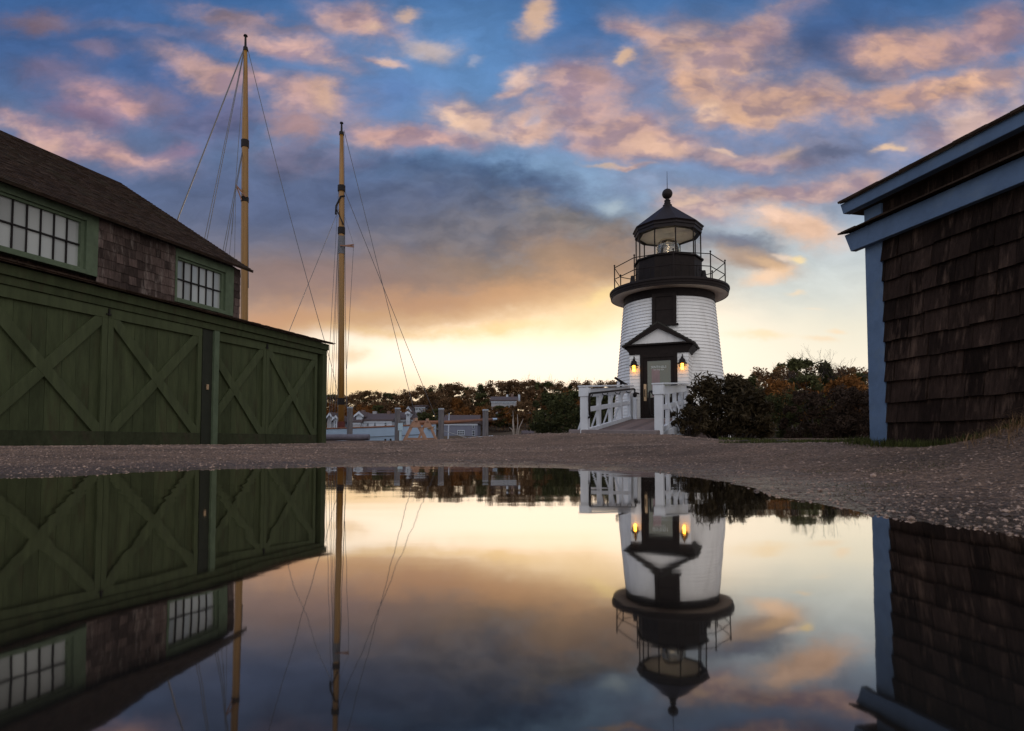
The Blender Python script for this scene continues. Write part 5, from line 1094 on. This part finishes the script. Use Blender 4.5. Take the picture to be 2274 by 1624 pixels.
shrub('azalea', 1532, 968, 76, 905, 12.9, 1700, .030, 'leaf_shrub', 'loose low azalea leaning over the right rail of the ramp', 1.9, .45, 5, 26)
shrub('thicket', 1745, 985, 150, 872, 22, 8500, .044, 'leaf_olive', 'olive green thicket behind the rhododendrons', 1.4, 1.5, 6, 10, G)
shrub('thicket', 1830, 990, 170, 862, 20, 8500, .044, 'leaf_dark', 'dark brown thicket in the middle of the gap before the shed', 1.4, 1.5, 7, 10, G)
shrub('thicket', 1920, 990, 130, 858, 18, 8500, .044, 'leaf_dark', 'dark brown thicket right up against the pale blue corner post', 1.4, 1.3, 8, 10, G)
shrub('thicket', 1240, 972, 130, 866, 33, 5200, .09, 'leaf_olive', 'large dark olive bush left of the white ramp beyond the quay', 1.4, 2.4, 9, 8)
shrub('thicket', 1340, 975, 110, 872, 30, 4200, .09, 'leaf_olive', 'dark bush seen through the left railing of the ramp', 1.4, 2.0, 10, 8)
shrub('thicket', 943, 955, 46, 917, 86, 2400, .16, 'leaf_olive', 'rounded olive bush between the sawhorses and the third piling across the river', 1.3, 2, 12, 4)
# low growth that covers the foot of the far bank
random.seed(3); np.random.seed(3)
n = 26000; X = np.random.uniform(-45, 75, n); Y = np.random.uniform(96, 122, n); Z = bank_z(X, Y)+np.random.rand(n)**1.6*2.2
V, F = leaf_quads(np.stack([X, Y, Z], 1), .11*(.6+np.random.rand(n)), 1.3); o = bpy.data.objects.new('undergrowth', np_mesh('undergrowth', V, F, M['leaf_brown'])); COL.objects.link(o)
tag(o, 'low brown undergrowth covering the far bank', 'undergrowth', kind='stuff')
# grass
def blades(name, pts, h0, h1, w, m, label, kind='stuff', lean=.5):
    V, F = [], []
    for (x, y, z) in pts:
        a = random.random()*6.28; h = random.uniform(h0, h1); l = random.gauss(0, lean)*h; dx_, dy_ = math.cos(a)*w, math.sin(a)*w; b = len(V); lx, ly = math.cos(a+1.6)*l, math.sin(a+1.6)*l
        V += [(x-dx_, y-dy_, z-.01), (x+dx_, y+dy_, z-.01), (x+dx_*.7+lx*.4, y+dy_*.7+ly*.4, z+h*.6), (x-dx_*.7+lx*.4, y-dy_*.7+ly*.4, z+h*.6), (x+lx, y+ly, z+h*(1-.25*abs(l/h)))]
        F += [(b, b+1, b+2, b+3), (b+3, b+2, b+4)]
    o = bpy.data.objects.new(name, np_mesh(name, V, F, M[m])); COL.objects.link(o); return tag(o, label, 'grass', kind=kind)
pts = []
while len(pts) < 9000:
    Y = random.uniform(4.6, 12); u = random.uniform(.34, .62); x = u*Y
    if x > 3.0+.04*(Y-5)*0 and (Y > 5.0) and hnoise(np.array(x), np.array(Y), 1.1) + random.random()*.8 > .15: pts.append((x, Y, gz(x, Y) if False else 0.0))
A = np.array(pts); A[:, 2] = ground_z(A[:, 0], A[:, 1]); blades('grass', A.tolist(), .02, .075, .0035, 'grass', 'short dark grass between the gravel and the thickets')
pts = []
for i in range(2600):
    s_ = random.uniform(-1.6, .1); n_ = .04+abs(random.gauss(0, .10)); q = RF.p(s_, n_, 0); pts.append((q.x, q.y, 0))
A = np.array(pts); A[:, 2] = ground_z(A[:, 0], A[:, 1]); blades('grass', A.tolist(), .015, .07, .0022, 'grass', 'thin grass growing along the foot of the shed wall')
pts = []
for i in range(1100):
    x, y = random.gauss(2.93, .15), random.gauss(3.30, .22)
    if x < 3.2+.2126*(3.6-y): pts.append((x, y, gz(x, y)))
o = blades('dry_grass_clump', pts, .025, .12, .0014, 'straw', 'clump of tangled straw-coloured grass against the shed wall', None, 1.5); o['category'] = 'grass clump'
pts = []
while len(pts) < 1300:
    Y = random.uniform(1.3, 5.2); x = random.uniform(.42, .72)*Y
    if x < 2.95 and hnoise(np.array(x), np.array(Y), 2.3, 5)+.25*hnoise(np.array(x), np.array(Y), 9) > .28 + random.random()*.25: pts.append((x, Y, 0.))
A = np.array(pts); A[:, 2] = ground_z(A[:, 0], A[:, 1]); A = A[A[:, 2] > .006]; blades('weeds', A.tolist(), .003, .011, .0010, 'grass', 'sparse low weeds in the gravel on the right of the puddle', lean=.9)
# dark flat stone and a dark lump standing in for a shadow, near the ramp
def stone_or_shadow(px, py, Y, r, label):
    p = at(px, py, Y); z = gz(p.x, Y); mb = MB(); n = 9
    pr_ = [(r*.9, -.02), (r, .15*r), (r*.75, .45*r), (r*.2, .6*r)]
    mb.lathe(pr_, n, (0, 0)); mb.v = [Vector((v.x*random.uniform(.8, 1.25)*1.3+p.x, v.y*random.uniform(.8, 1.2)+Y, v.z+z)) for v in mb.v]
    tag(mb.build('stone', M['bark']), label, 'stone')  # the lump painted in for a shadow shares this name
random.seed(2)
stone_or_shadow(1655, 980, 9.6, .07, 'small dark stone on the gravel in front of the rhododendron'); stone_or_shadow(1742, 992, 8.6, .10, 'low dark lump standing in for a shadow at the edge of the grass')
